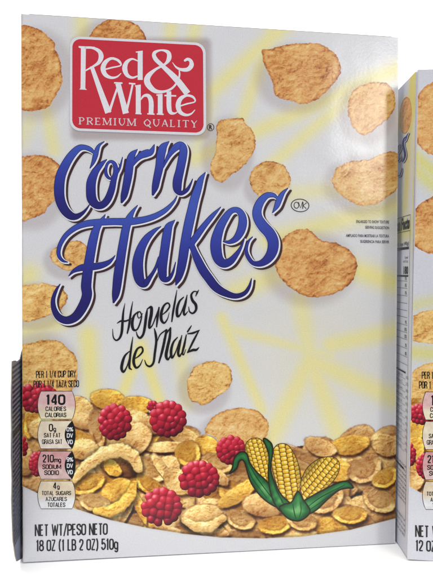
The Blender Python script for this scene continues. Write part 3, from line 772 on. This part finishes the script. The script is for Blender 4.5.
# ------------------------------------------------------------------ "Hojuelas de Maiz" with its accent
za = lambda p: zz((105, 285), 7.217, p); zb = lambda p: zz((150, 285), 7.217, p); zc = lambda p: zz((110, 325), 7.217, p)
SP = [za([(144, 132, 2), (132, 200, 11), (126, 280, 15), (120, 345, 15), (104, 385, 12), (80, 399, 9), (60, 375, 7), (55, 318, 3)]),
      za([(200, 120, 3), (186, 200, 11), (174, 290, 13), (161, 348, 8)]), za([(88, 276, 4), (115, 260, 10), (150, 260, 10), (190, 242, 5)]),
      za([(238, 192, 5), (208, 225, 13), (196, 280, 17), (206, 322, 15), (232, 320, 9), (254, 272, 9), (264, 220, 8), (250, 192, 7), (234, 212, 6), (246, 240, 5), (272, 205, 3)]),
      za([(306, 170, 5), (298, 220, 15), (288, 300, 16), (276, 355, 14), (254, 382, 13), (235, 368, 9), (226, 338, 4)]),
      za([(306, 172, 5), (334, 160, 16), (334, 210, 19), (322, 270, 18), (320, 310, 12), (342, 290, 7), (366, 230, 7), (390, 162, 4)]), za([(390, 162, 8), (380, 230, 14), (372, 302, 7)]),
      zb([(85, 218, 4), (120, 188, 9), (142, 152, 9), (128, 130, 9), (100, 150, 12), (82, 200, 17), (82, 250, 17), (102, 274, 11), (126, 245, 6), (139, 198, 2)]),
      zb([(194, 38, 3), (180, 120, 11), (166, 200, 12), (157, 264, 7)]),
      zb([(242, 88, 6), (212, 120, 12), (195, 175, 16), (198, 225, 15), (220, 210, 8), (248, 140, 6)]), zb([(268, 72, 4), (256, 130, 14), (244, 190, 14), (250, 216, 11), (274, 190, 3)]),
      zb([(352, 36, 3), (340, 56, 10), (330, 80, 4)]), zb([(340, 48, 5), (316, 48, 8), (298, 72, 12), (306, 110, 16), (330, 142, 17), (332, 178, 14), (310, 204, 11), (286, 192, 8), (279, 158, 4)]),
      zc([(140, 190, 5), (108, 222, 12), (90, 270, 17), (84, 315, 17), (98, 338, 13), (122, 300, 7), (142, 235, 6)]), zc([(165, 86, 3), (154, 160, 11), (144, 240, 13), (140, 305, 13), (157, 322, 5)]),
      zc([(172, 246, 4), (206, 226, 8), (236, 190, 11), (228, 160, 10), (198, 172, 12), (177, 220, 16), (171, 270, 17), (188, 308, 13), (215, 292, 8), (236, 248, 3)]),
      zc([(250, 254, 4), (264, 288, 9), (290, 298, 12), (314, 270, 13), (324, 200, 14), (334, 120, 14), (330, 70, 14), (320, 26, 5)]), zc([(340, 120, 4), (362, 70, 7), (404, 36, 8)]),
      zc([(408, 36, 12), (394, 110, 15), (376, 190, 15), (353, 272, 9)]),
      zb([(98, 392, 4), (122, 345, 8), (148, 310, 8)]), zb([(148, 310, 10), (142, 380, 16), (126, 450, 17), (116, 510, 18), (130, 538, 11), (152, 500, 4)]),
      zb([(198, 378, 6), (168, 415, 12), (152, 475, 16), (158, 524, 14), (182, 490, 7), (214, 400, 6)]), zb([(230, 364, 5), (214, 430, 14), (203, 490, 15), (214, 514, 11), (234, 478, 3)]),
      zb([(262, 360, 6), (248, 430, 13), (234, 490, 12), (244, 502, 6), (258, 465, 3)]), zb([(299, 293, 4), (286, 314, 9), (271, 337, 9)]),
      zb([(272, 352, 6), (312, 346, 12), (357, 326, 5)]), zb([(352, 330, 6), (315, 400, 12), (272, 487, 8)]), zb([(270, 487, 6), (308, 470, 15), (334, 468, 13), (354, 450, 3)])]
LIFT[0] = PRINT_TOP
mb = MB()
for s in SP: mb.stroke([(p[0], p[1], p[2] * 1.18 + .12) for p in s], (14, 14, 20))
mb.build("spanish_lettering", box)

# ------------------------------------------------------------------ small print


def ring(mb, pts, w, col):
    P = [tuple(p) + (w,) for p in pts] + [tuple(pts[0]) + (w,)]
    mb.stroke(P, col, cap=False, sub=1 if len(pts) < 30 and len(pts) > 17 else 2)


LIFT[0] = PRINT_TOP
mb = MB(); e = ell(300, 205.4, 8.9, 6.3, 4, 36); ring(mb, e, .75, BLACKISH)
ring(mb, ell(296.4, 205.2, 2.4, 3.0, 0, 16), .7, BLACKISH)
mb.stroke([(298.6, 202.4, .7), (300.4, 208.2, .7), (302.6, 201.8, .7)], BLACKISH, sub=1)
mb.stroke([(303.0, 202.6, .8), (302.6, 208.4, .8)], BLACKISH); mb.stroke([(306.4, 202.8, .7), (303.0, 205.6, .7), (306.0, 208.4, .7)], BLACKISH, sub=1)
mb.build("kosher_mark", box)
LIFT[0] = PRINT_TOP
mb = MB(); g = (84, 84, 94)
for s, x0, y in (("ENLARGED TO SHOW TEXTURE", 356.2, 223.2), ("SERVING SUGGESTION", 365.2, 229.0), ("AMPLIADO PARA MOSTRAR LA TEXTURA", 345.8, 237.2), ("SUGERENCIA PARA SERVIR", 360.3, 243.1)):
    text(mb, s, (x0, y - .4), (389, y + .2), 2.7, g, .02)
mb.build("serving_note", box)
LIFT[0] = PRINT_TOP
mb = MB(); gothic(mb, "NET WT/PESO NETO", (35, 536.2), (107.6, 534.8), 11.6, (14, 14, 18), .18); gothic(mb, "18 OZ (1 LB 2 OZ) 510g", (36, 551.4), (118.3, 549.8), 11.4, (14, 14, 18), .15)
mb.build("net_weight_text", box)
LIFT[0] = PRINT_TOP
mb = MB(); gothic(mb, "PER 1 1/4 CUP DRY", (36.1, 378.0), (76, 377.3), 6.9); gothic(mb, "POR 1 1/4 TAZA SECO", (33.6, 387.7), (79, 387.2), 7.1)
mb.build("portion_text", box)


def barrel(x0, x1, y0, y1, dx=0):
    b = 3.3; ys = np.linspace(0, 1, 9); P = [(x0 + b, y0), (x1 - b, y0)]
    P += [(x1 - b * (2 * t - 1) ** 2, y0 + (y1 - y0) * t) for t in ys[1:-1]] + [(x1 - b, y1), (x0 + b, y1)] + [(x0 + b * (2 * t - 1) ** 2, y0 + (y1 - y0) * t) for t in ys[::-1][1:-1]]
    return [(p[0] + dx, p[1]) for p in P]


def nutrition(plane, parent, dx, dy, rows, k=1.0, amounts=('140', '210')):
    """a column of four barrel-shaped nutrition badges"""
    TXT = [[("140", 45.6, 65.2, 404.7, 10.2, .02), ("CALORIES", 45.6, 66.2, 411.0, 4.4, .02), ("CALORIAS", 45.2, 66.4, 417.2, 4.5, .02)],
           [("0", 49, 53, 431.4, 7.6, .02), ("g", 53.4, 56.2, 431.4, 4.8, .02), ("SAT FAT", 44, 60.6, 437.5, 4.4, .02), ("GRASA SAT", 42.1, 62.3, 444.0, 4.6, .02)],
           [("210", 42.6, 53.8, 462.4, 7.8, .03), ("mg", 54.2, 61.2, 462.4, 4.9, .02), ("SODIUM", 42.4, 61.2, 469.1, 4.6, .03), ("SODIO", 44.3, 59, 475, 4.6, .03)],
           [("4", 53, 56.6, 488.9, 6.4, .03), ("g", 57, 59.8, 488.9, 4.4, .02), ("TOTAL SUGARS", 41.7, 71.2, 495.1, 4.0, .02), ("AZÚCARES", 45.6, 67, 501.0, 4.0, .02), ("TOTALES", 47.4, 65.4, 506.9, 4.3, .02)]]
    Yr = [(391.2, 419.2), (420.8, 448.8), (451.2, 479.2), (481, 508.8)]
    tops = [(206, 170, 168), (216, 202, 178), (196, 148, 148), (206, 190, 165)]; bots = [(220, 208, 180), (220, 206, 192), (204, 176, 172), (210, 210, 212)]
    base_lift = LIFT[0]
    for r in rows:
        LIFT[0] = base_lift; y0, y1 = Yr[r]; P = [(x + dx, y + dy) for x, y in barrel(37.7, 75.4, y0, y1)]
        mb = MB(plane); a, b = np.array(tops[r], float), np.array(bots[r], float)
        X0 = 37.7 + dx; n = 26
        Ys = np.linspace(y0, y1, n); t = np.linspace(0, 1, n); inset = 3.3 * (2 * t - 1) ** 2
        us = np.linspace(0, 1, 14)
        XX = (37.7 + inset)[:, None] * (1 - us) + (75.4 - inset)[:, None] * us + dx; YY = np.repeat(Ys[:, None], 14, 1) + dy
        cc = mix(np.tile(a, XX.shape + (1,)), b, np.repeat(sm(.45, .75, t)[:, None], 14, 1)); cc = cc + (fbm(XX / 5, YY / 5, 70 + r, 3) - .5)[..., None] * np.array([34, 44, 40])
        idx = np.arange(n * 14).reshape(n, 14)
        fs = [(int(idx[i, j]), int(idx[i + 1, j]), int(idx[i + 1, j + 1]), int(idx[i, j + 1])) for i in range(n - 1) for j in range(13)]
        mb.add(XX.ravel(), YY.ravel(), fs, cc.reshape(-1, 3)); ring(mb, P, .55, BLACKISH)
        o = mb.build("nutrition_badge", parent)
        if r in (1, 2):
            mb = MB(plane); t = np.linspace(0, 1, 11)
            q = [(75.4 - 3.3 * (2 * a_ - 1) ** 2 + dx, y0 + (y1 - y0) * a_ + dy) for a_ in t] + [(64.6 + 7.5 * (2 * a_ - 1) ** 2 + dx, y0 + (y1 - y0) * a_ + dy) for a_ in t[::-1][1:-1]]
            mb.poly(q, (12, 12, 16)); mb.build("black_lens", o)
        mb = MB(plane)
        for s, a_, b_, y, h, bo in TXT[r]: gothic(mb, s, (a_ + dx, y + dy), (b_ + dx, y + dy), h, (12, 12, 16), .21 if h > 6 else .19)
        if r in (1, 2):
            q = 30.2 * (r - 1); w = (210, 210, 214)
            gothic(mb, "0%" if r == 1 else "9%", (66.6 + dx, 431.4 + q + dy), (73.3 + dx, 431.4 + q + dy), 4.2, w, .2)
            gothic(mb, "DV", (66.9 + dx, 437.6 + q + dy), (73.0 + dx, 437.6 + q + dy), 4.2, w, .2); gothic(mb, "VD", (67.3 + dx, 444.0 + q + dy), (72.7 + dx, 444.0 + q + dy), 4.2, w, .2)
        mb.build("badge_lettering", o)


LIFT[0] = PRINT_TOP
nutrition(FRONT, box, 0, 0, (0, 1, 2, 3))

# ------------------------------------------------------------------ drawn corn cobs and husks
zk = lambda p: zz((225, 380), 3.608, p)
INK = (34, 30, 14)


def inside(X, Y, P):
    r = np.zeros(X.shape, bool)
    for i in range(len(P)):
        x0, y0 = P[i - 1]; x1, y1 = P[i]
        if y0 == y1: continue
        r ^= ((y0 > Y) != (y1 > Y)) & (X < (x1 - x0) * (Y - y0) / (y1 - y0) + x0)
    return r


def husk(pts, ribs):
    P = smooth(zk(pts), 5); st = .4
    gx, gy = np.meshgrid(np.arange(P[:, 0].min() - 1, P[:, 0].max() + 1, st), np.arange(P[:, 1].min() - 1, P[:, 1].max() + 1, st))
    edge_d = np.min([seg(gx, gy, P[i - 1], P[i]) for i in range(len(P))], axis=0)
    m = inside(gx, gy, P)
    g = ramp(.18 + .11 * edge_d + .35 * (vn((gx + gy) / 5, (gy - gx) / 14, 3) - .5), [(0, (18, 54, 30)), (.4, (30, 96, 48)), (.7, (52, 128, 66)), (1, (108, 168, 102))])
    o = fastgrid("printed_husk", FRONT, gx, gy, g, gx.shape[1], gx.shape[0], box, keep=m.astype(int))
    lift(2); mb = MB(); ring(mb, P, 1.5, INK)
    for r in ribs: mb.stroke(zk(r), (20, 58, 30))
    mb.build("ink_outline", o)


def cob(pts, axis, bulge):
    P = smooth(zk(pts), 5); a = np.array(zk([axis[0]])[0]); b = np.array(zk([axis[1]])[0]); d = b - a; L = np.linalg.norm(d); d /= L; n = np.array([-d[1], d[0]])
    def f(X, Y, rho):
        s = (X - a[0]) * d[0] + (Y - a[1]) * d[1]; q = ((X - a[0]) * n[0] + (Y - a[1]) * n[1]) / bulge
        q = np.clip(q, -1.15, 1.15); ang = np.arcsin(np.clip(q / 1.2, -1, 1)); col_ = ang / .40
        ci = np.floor(col_ + .5); fu = col_ - ci; row = s / 4.3 + .5 * (ci % 2) + .5 * q * q; ri = np.floor(row); fv = row - ri - .5
        e = np.maximum(np.abs(fu), np.abs(fv)) ; e = (np.abs(2 * fu) ** 4 + np.abs(2 * fv) ** 4) ** .25
        base = ramp(.62 - .5 * fv - .35 * fu + .15 * (vn(ci * 3.1, ri * 1.7, 8) - .5), [(0, (176, 112, 20)), (.35, (208, 152, 30)), (.7, (226, 188, 56)), (1, (238, 220, 120))])
        hi = np.exp(-((fu + .12) ** 2 + (fv + .16) ** 2) * 26)
        base = mix(base, np.array([240, 234, 176.]), hi * .75) * (1 - .28 * sm(.6, 1.1, np.abs(q)))[:, None]
        return mix(base, np.array([104, 68, 18.]), sm(.80, .97, e))
    o = polygrid("printed_corn_cob", FRONT, P, f, box, seed=4, jag=.15, step=.33)
    mb = MB(); ring(mb, P, .8, (78, 54, 20)); mb.build("ink_outline", o)


LIFT[0] = PRINT_TOP
cob([(72, 245), (92, 213), (128, 214), (155, 255), (165, 320), (160, 376), (125, 358), (90, 315)], [(104, 214), (146, 372)], 9.8)
husk([(16, 338), (26, 318), (34, 282), (56, 260), (78, 266), (90, 300), (118, 336), (152, 368), (182, 420), (205, 462), (172, 452), (128, 418), (92, 366), (70, 296), (52, 292), (42, 318)], [[(84, 300, 2), (120, 360, 4), (180, 440, 2)], [(74, 290, 2), (96, 350, 3), (150, 425, 2)]])
cob([(166, 280), (186, 236), (224, 234), (256, 280), (274, 350), (268, 400), (240, 446), (205, 424), (178, 350)], [(204, 230), (236, 446)], 13.6)
cob([(272, 372), (296, 318), (340, 284), (388, 278), (412, 300), (405, 342), (370, 385), (325, 410), (292, 440), (276, 410)], [(398, 288), (286, 420)], 12.2)
husk([(138, 212), (166, 228), (172, 262), (164, 310), (172, 352), (200, 410), (240, 452), (232, 476), (196, 470), (168, 420), (156, 350), (158, 270)], [[(160, 240, 2), (162, 330, 3), (210, 450, 2)], [(166, 340, 2), (186, 400, 3), (222, 460, 2)]])
husk([(276, 470), (282, 440), (304, 424), (350, 400), (400, 374), (440, 366), (462, 388), (440, 390), (410, 398), (370, 430), (330, 468), (296, 484)], [[(292, 462, 2), (350, 420, 4), (432, 378, 2)], [(300, 472, 2), (360, 430, 3), (410, 392, 2)]])
husk([(196, 462), (214, 448), (240, 440), (262, 402), (282, 432), (306, 470), (290, 496), (262, 508), (226, 498)], [[(244, 446, 2), (250, 480, 4), (256, 500, 2)], [(272, 440, 2), (274, 470, 3), (268, 494, 2)]])

# =================================================================== 2. the second box, at the right
BH = .9127 * S; W2 = .20; D2 = .058
box2 = thing("cereal_box", "smaller corn flakes box reading 12 OZ, cut off by the right edge", "cereal box",
             tuple(X2), "corn flakes boxes")
sh2 = 5e-5
f2 = [X2 + BACK2 * sh2 + np.array(q) for q in (RIGHT2 * sh2 + (0, 0, BH), RIGHT2 * W2 + (0, 0, BH), RIGHT2 * W2, RIGHT2 * sh2)]
box_mesh("carton_body", f2, tuple(BACK2 * D2), box2, bevel=.0009)
# lid flap
a = X2 + np.array([0, 0, BH]); slab("lid_flap", [tuple(a + RIGHT2 * p + BACK2 * q + np.array([0, 0, r])) for r in (.0002, .0007) for p, q in ((.004, .002), (W2 - .004, .002), (W2 - .012, .045), (.012, .045))], box2, KRAFT)
LIFT[0] = .0

# its front: rays, flakes, badges (the sheet goes on to the right, out of the picture)
def E2(Y): return 417.9 + (407.3 - 417.9) * (np.asarray(Y) - 68.8) / (560 - 68.8)
YB = 559.2
n2x, n2y = 110, 330
vv = np.linspace(0, 1, n2y)[:, None]; uu = np.linspace(0, 1, n2x)[None, :]
GY = (69.6 + (559.4 - 69.6) * vv) + uu * (-8 + 12 * vv) * 0
GX = E2(GY) + uu * 165
GY = GY + uu * 165 * (-.025 + .09 * vv)
R2 = [((409, 150), (445, 182), 7, 1.), ((411, 165), (440, 190), 8, .9), ((410, 306), (440, 300), 7, .6), ((408, 352), (450, 355), 8, .9), ((470, 60), (500, 200), 9, .7), ((500, 230), (560, 330), 9, .7)]


def bg2(X, Y):
    c = np.zeros(X.shape + (3,)) + np.array([198, 198, 205.]); yl = np.zeros(X.shape)
    for a_, b_, w, s_ in R2:
        d = seg(X, Y, a_, b_) / w; yl = np.maximum(yl, s_ * np.exp(-d * d))
    c = mix(c, np.array([206, 198, 112.]), yl * .85)
    c = mix(c, np.array([186, 164, 150.]), .5 * np.exp(-((X - E2(Y)) / 1.2) ** 2) * (Y < 250))
    return c


fastgrid("front_panel", FRONT2, GX, GY, bg2(GX, GY), n2x, n2y, box2)
def X2min(Y): return E2(Y) + .7
for k, (pts, pal) in enumerate([(ell(441, 117, 29, 39, 10), 'brown'), (ell(441, 224, 34, 28.5, -30), 'brown'), (ell(436, 326, 34, 17, -8), 'pale'), (ell(440, 392, 38, 30, 0), 'pale'),
                                (ell(520, 120, 30, 24, 0), 'tan'), (ell(540, 330, 28, 24, 0), 'tan')]):
    polygrid("printed_flake", FRONT2, pts, (lambda X, Y, rho, s=60 + k, p=pal: flake_tex(X, Y, s, p, rho, .03)), box2, seed=60 + k, jag=.7, xmin=X2min)
# cereal along the bottom of that front
hx = np.arange(406, 560, .5); hy = np.arange(398, 552, .5); QX, QY = np.meshgrid(hx, hy)
it = [(408 + 13 * i + rs.uniform(-4, 4), 405 + 11 * j + rs.uniform(-4, 4), rs.uniform(11, 18), rs.uniform(6, 12), rs.uniform(-50, 50), rs.choice(['pale', 'tan', 'gold']), rs.randint(3), rs.uniform(-.15, .05)) for j in range(14) for i in range(12)]
it += [(414, 432, 10, 26, 15, 'gold', 2, .06), (416, 448, 9, 12, 0, 'gold', 2, .08), (413, 482, 10, 12, 30, 'tan', 2, .0)]
C2, A2 = heap(QX, QY, it, [])
b2 = lambda X: np.interp(X, [405, 410, 425, 450, 500, 560], [484, 487, 495, 508, 525, 535])
al2 = 1 - sm(-.5, .5, QY - b2(QX)); C2 = mix(bg2(QX, QY), C2, al2)
fastgrid("printed_cereal_heap", FRONT2, QX, QY, C2, len(hx), len(hy), box2, keep=((al2 > .02) & (QX > X2min(QY))).astype(int))
for k, (cx, cy, rx, ry) in enumerate([(424, 414, 17, 11), (408, 455, 8, 13), (425, 466, 9, 13), (470, 440, 18, 17), (510, 490, 18, 17)]):
    o_, f_ = raspberry(cx, cy, rx, ry, 80 + k); polygrid("printed_raspberry", FRONT2, o_, f_, box2, seed=k, jag=.12, step=.45, xmin=X2min)
nutrition(FRONT2, box2, 384.7, .7, (0, 1, 2, 3))
mb = MB(FRONT2); gothic(mb, "PER 1 1/4 CUP DRY", (421.8, 378.8), (461.8, 379.3), 7.2); gothic(mb, "POR 1 1/4 TAZA SECO", (419, 388.6), (465, 389.2), 7.4); mb.build("portion_text", box2)
mb = MB(FRONT2); gothic(mb, "NET WT/PESO NETO", (415.3, 536.8), (488, 540), 11.6, (14, 14, 18), .18); gothic(mb, "12 OZ (340g)", (415.3, 551), (463, 553.2), 11.0, (14, 14, 18), .15); mb.build("net_weight_text", box2)

# its side: panel sheet, rays, flake, title, nutrition table
LIFT[0] = .0


def side_pt(x, y):
    """artwork point on the side -> (depth from the front edge, height)"""
    P = SIDE2(np.array([x], float), np.array([y], float))[0]; return float((P - X2) @ BACK2), float(P[2])


class SidePlane:
    n = -RIGHT2
    def __call__(self, s, z, lift=0.0):
        return X2[None] + np.asarray(s)[:, None] * BACK2[None] + np.asarray(z)[:, None] * np.array([[0, 0, 1.]]) + self.n[None] * (np.asarray(lift) * np.ones(len(s)))[:, None]


SP2 = SidePlane(); SIDES.append(SP2)
ns, nz = 60, 300
sv, zv = np.meshgrid(np.linspace(.0009, D2 - .0005, ns), np.linspace(BH - .0006, .0006, nz))
h_ = zv / BH
cc = np.zeros(sv.shape + (3,)) + np.array([203, 204, 213.])
top = sm(.62, .68, h_)
ray = np.exp(-((sv - .006 - (1 - h_) * .02) / .005) ** 2) * sm(.93, .97, h_) + np.exp(-((sv - .012 + (h_ - .84) * .05) / .006) ** 2) * sm(.70, .74, h_) * .8 + np.exp(-((h_ - .93) / .03) ** 2) * .7 + np.exp(-((h_ - .68) / .03) ** 2) * .8 * sm(.0, .008, sv)
cc = mix(cc, np.array([208, 198, 118.]), np.clip(ray, 0, 1) * top)
cc = mix(cc, np.array([210, 200, 120.]), .8 * np.exp(-((sv - .0022) / .0012) ** 2) * sm(.60, .66, h_) * (1 - sm(.86, .9, h_)))
fastgrid("side_panel", SP2, sv, zv, cc, ns, nz, box2)
s0, z0 = side_pt(406.5, 114.5)
polygrid("printed_flake", SP2, ell(s0 + .002, z0, .0125, .0105, 30), (lambda X, Y, rho: flake_tex(X * 1900, Y * 1900, 77, 'brown', rho, .0)), box2, seed=7, jag=.0004, step=.0004)


class Pix(Plane): pass


sidepix = Pix(X2, -RIGHT2); SIDES.append(sidepix)
zs = lambda p: zz((373, 100), 7.217, p)
LIFT[0] = 1e-4
w = [zs([(259, 236, 2), (247, 256, 8), (238, 285, 8), (231, 300, 2)]), zs([(242, 262, 5), (226, 280, 11), (219, 320, 15), (229, 365, 17), (232, 405, 16), (218, 442, 11), (206, 432, 7), (204, 405, 3)]),
     zs([(176, 390, 5), (192, 370, 8), (204, 338, 7), (196, 322, 6), (182, 345, 12), (174, 400, 14), (182, 440, 10), (198, 420, 5)]), zs([(209, 490, 2), (205, 520, 8), (194, 545, 9), (178, 545, 8), (160, 520, 8)])]
brush(w, "title_lettering", 132, 175, box2, sidepix, k=.32, sh=(3.0, 2.4))


def side_rect(mb, s0, s1, z0, z1, col): mb.add([s0, s1, s1, s0], [z0, z0, z1, z1], [(0, 1, 2, 3)], col)


def side_text(mb, s, sr, z, width, h, col=(24, 24, 30), bold=.03):
    """right-aligned at depth sr, baseline at height z; the line runs away to the left"""
    global CAPH
    V, fs = glyphs(s, bold); x1 = V[:, 0].max(); k = width / (x1 - V[:, 0].min())
    mb.add(sr + (x1 - V[:, 0]) * k, z + V[:, 1] / CAPH * h, fs, col)


mb = MB(SP2); q = (30, 30, 36)
sR, zR = side_pt(410.6, 214.3)
side_rect(mb, sR, sR + .0003, .012, zR, q); side_rect(mb, sR, D2 - .004, zR - .0003, zR, q)
sT, zT = side_pt(409.8, 230.2); side_rect(mb, sR, D2 - .004, zT - .0003, zT, q)
sB, zB = side_pt(409, 247.5); side_rect(mb, sB, D2 - .004, zB - .0009, zB + .0006, q)
s1_, z1_ = side_pt(408.4, 276); side_rect(mb, s1_, D2 - .004, z1_ - .0005, z1_ + .0005, q)
yy = [281.2, 288.4, 296, 303.6, 310.8, 317.8, 325.6, 333, 340, 349, 357.4, 365.4]
for y in yy:
    s_, z_ = side_pt(407.4, y); side_rect(mb, s_, D2 - .004, z_ - .00012, z_ + .00012, (90, 90, 98))
s_, z_ = side_pt(405.8, 373); side_rect(mb, s_, D2 - .004, z_ - .0004, z_ + .0006, q); zrow = z_
for i in range(1, 13):
    side_rect(mb, s_, D2 - .004, zrow - i * .0038, zrow - i * .0038 + .0002, (110, 110, 118))
s_, z_ = side_pt(404, 469); side_rect(mb, s_, D2 - .004, z_ - .0004, z_ + .0006, q)
mb.build("nutrition_table", box2)
mb = MB(SP2)
side_text(mb, "Nutrition Facts", sR + .0012, zT + .0014, .047, .0062, (22, 22, 28), .05)
side_text(mb, "Serving size  1 cup (40g)", sR + .002, zB + .0016, .046, .0020, (80, 80, 90), .01)
side_text(mb, "Calories        180", s1_ + .0004, z1_ + .0012, .046, .0042, (26, 26, 32), .03)
side_text(mb, "Cereal", s1_ + .001, z1_ + .0100, .006, .0014, (80, 80, 90), .01); side_text(mb, "with 1/2 cup", s1_ + .001, z1_ + .0078, .009, .0014, (80, 80, 90), .01)
for i, t in enumerate(["1%", "0%", "5%", "", "", "", "9%", "15%", "12%", "7%", "8%", ""]):
    if t: s_, z_ = side_pt(407.4, yy[i]); side_text(mb, t, s_ + .0012, z_ + .0008, .0042 if len(t) > 2 else .003, .0018, (60, 60, 70), .02)
for i in range(12):
    side_text(mb, ["10%", "25%", "30%", "45%"][i % 4], .0050, zrow - i * .0038 - .0030, .0045, .0016, (110, 110, 120), .0)
    side_text(mb, ["Vitamin A", "Vitamin C", "Calcium", "Iron"][i % 4], .016, zrow - i * .0038 - .0030, .012, .0018, (90, 90, 100), .0)
for i in range(9):
    side_text(mb, "INGREDIENTS MILLED CORN SUGAR MALT FLAVOR SALT"[(i * 5) % 12:(i * 5) % 12 + 30], .0055, z_ * 0 + .0500 - i * .0026, .044, .0014, (70, 70, 80), .0)
for i in range(4):
    side_text(mb, "DISTRIBUTED BY PRODUCT OF USA BEST BEFORE"[i * 3:i * 3 + 26], .0065, .0190 - i * .0030, .036, .0014, (80, 80, 90), .0)
mb.build("small_print", box2)

# =================================================================== 3. narrow carton flap standing at the left edge
flap = thing("carton_panel", "narrow grey carton strip with gap shade painted on, standing at the left edge of the large box", "carton panel", (-.0012, 0, 0))
bz = min(float(c[2]) for c in cf[2:]); LIFT[0] = 0
outl = [(24.5, 346), (22.0, 352), (20.4, 359), (17.4, 361.5), (15.6, 360.3), (12.6, 361.2), (12.1, 380), (11.6, 400), (12.0, 430), (11.6, 455), (12.4, 480), (12.0, 500), (12.6, 520), (13.4, 540), (15.6, 556), (17.2, 561.5), (24.5, 557)]
P = LEFTP(np.array([p[0] for p in outl]), np.array([p[1] for p in outl]))
def lp(y, z): return (y, z)
pts2 = P[:, 1:]; zmin = pts2[:, 1].min()


class LP:
    n = np.array([1., 0, 0])
    def __call__(self, s, z, lift=0.0):
        s = np.asarray(s, float); return np.stack([np.full(s.shape, -.0012 + lift), s, np.asarray(z, float)], -1)


LPn = LP(); SIDES.append(LPn)
mb = MB(LPn); mb.poly([tuple(p) for p in pts2], (104, 110, 126)); face = mb.build("printed_face", flap)
mb = MB(LPn); zt = pts2[:, 1].max(); ymin, ymax = pts2[:, 0].min(), pts2[:, 0].max()
rl = np.random.RandomState(3); z = zt - .008
while z > zmin + .004:
    y0 = np.interp(z, [zmin, zmin + .012, .2], [-.001, ymin + .003, ymin + .002])
    y = y0
    while y < ymax - .002 and z > zmin + .018:
        l_ = rl.uniform(.001, .0035); mb.add([y, y + l_, y + l_, y], [z, z, z + .0013, z + .0013], [(0, 1, 2, 3)], (34, 36, 46)); y += l_ + .0007
    z -= .0026
mb.add([.006, ymax, ymax, .006], [zmin + .008, zmin + .008, zt - .004, zt - .004], [(0, 1, 2, 3)], (20, 20, 24))  # dark stripe next to the box: shade of the gap put into the colour
zbar = LEFTP(np.array([14.]), np.array([436.]))[0][2]
mb.add([ymin + .003, ymax - .001, ymax - .001, ymin + .003], [zbar, zbar, zbar + .0015, zbar + .0015], [(0, 1, 2, 3)], (12, 12, 14))
mb.build("small_print", flap)  # holds the print rows and the painted gap shade
# thickness of the board
me = bpy.data.meshes.new("board"); n = len(pts2)
vs = [(-.0001 - t, p[0], p[1]) for t in (0.0, .0005) for p in pts2]
tr = tessellate_polygon([[Vector((p[0], p[1], 0)) for p in pts2]])
me.from_pydata(vs, [], [tuple(t) for t in tr] + [tuple(i + n for i in reversed(t)) for t in tr] + [(i, (i + 1) % n, n + (i + 1) % n, n + i) for i in range(n)])
me.materials.append(KRAFT); o = bpy.data.objects.new("board", me); COL.objects.link(o); o.parent = flap

# =================================================================== the white sweep they stand on
fz = min(bz, 0.0) - .0002
me = bpy.data.meshes.new("backdrop"); prof = [(-.10, fz - .0), (1.0, fz)] + [(1.0 + .6 * math.sin(t), fz + .6 - .6 * math.cos(t)) for t in np.linspace(.15, math.pi / 2, 12)] + [(1.6, 3.2)]
vs = [(x, y, z) for (y, z) in prof for x in (-3, 3.4)]
me.from_pydata(vs, [], [(2 * i, 2 * i + 1, 2 * i + 3, 2 * i + 2) for i in range(len(prof) - 1)])
m = bpy.data.materials.new("white_paper_sweep"); m.use_nodes = True; nt = m.node_tree; p = nt.nodes['Principled BSDF']
p.inputs['Roughness'].default_value = .9; p.inputs['Specular IOR Level'].default_value = .1
nz_ = nt.nodes.new('ShaderNodeTexNoise'); nz_.inputs['Scale'].default_value = 8; rp = nt.nodes.new('ShaderNodeValToRGB')
rp.color_ramp.elements[0].color = (.90, .90, .90, 1); rp.color_ramp.elements[1].color = (.94, .94, .94, 1)
nt.links.new(nz_.outputs[0], rp.inputs[0]); nt.links.new(rp.outputs[0], p.inputs['Base Color'])
me.materials.append(m); o = bpy.data.objects.new("backdrop", me); COL.objects.link(o); o['kind'] = 'structure'
for pl in me.polygons: pl.use_smooth = True

# ------------------------------------------------------------------ light
w = bpy.data.worlds.new("World"); sc.world = w; w.use_nodes = True
bgn = w.node_tree.nodes['Background']; bgn.inputs[0].default_value = (.96, .98, 1, 1); bgn.inputs[1].default_value = .55


def area(name, loc, target, sx, sy, power, col=(1, 1, 1)):
    l = bpy.data.lights.new(name, 'AREA'); l.shape = 'RECTANGLE'; l.size = sx; l.size_y = sy; l.energy = power; l.color = col
    o = bpy.data.objects.new(name, l); COL.objects.link(o); o.location = loc
    o.rotation_euler = (Vector(target) - Vector(loc)).to_track_quat('-Z', 'Y').to_euler(); return o


area("window_light", (.72, -1.20, .56), (.195, 0, .22), .17, .36, 4.0, (1, .99, .97))
area("overhead_fill_light", (.1, -1.0, 1.6), (.1, .0, .05), 1.8, .7, 10)  # unseen lamp, added to brighten the floor and the box fronts
area("floor_fill_light", (.1, -.26, 1.7), (.1, -.06, 0), 2.2, .2, 17)  # unseen lamp, added so the floor before the boxes turns white
area("sweep_light", (.1, .45, 2.3), (.1, 1.4, .6), 2.2, 1.0, 60)
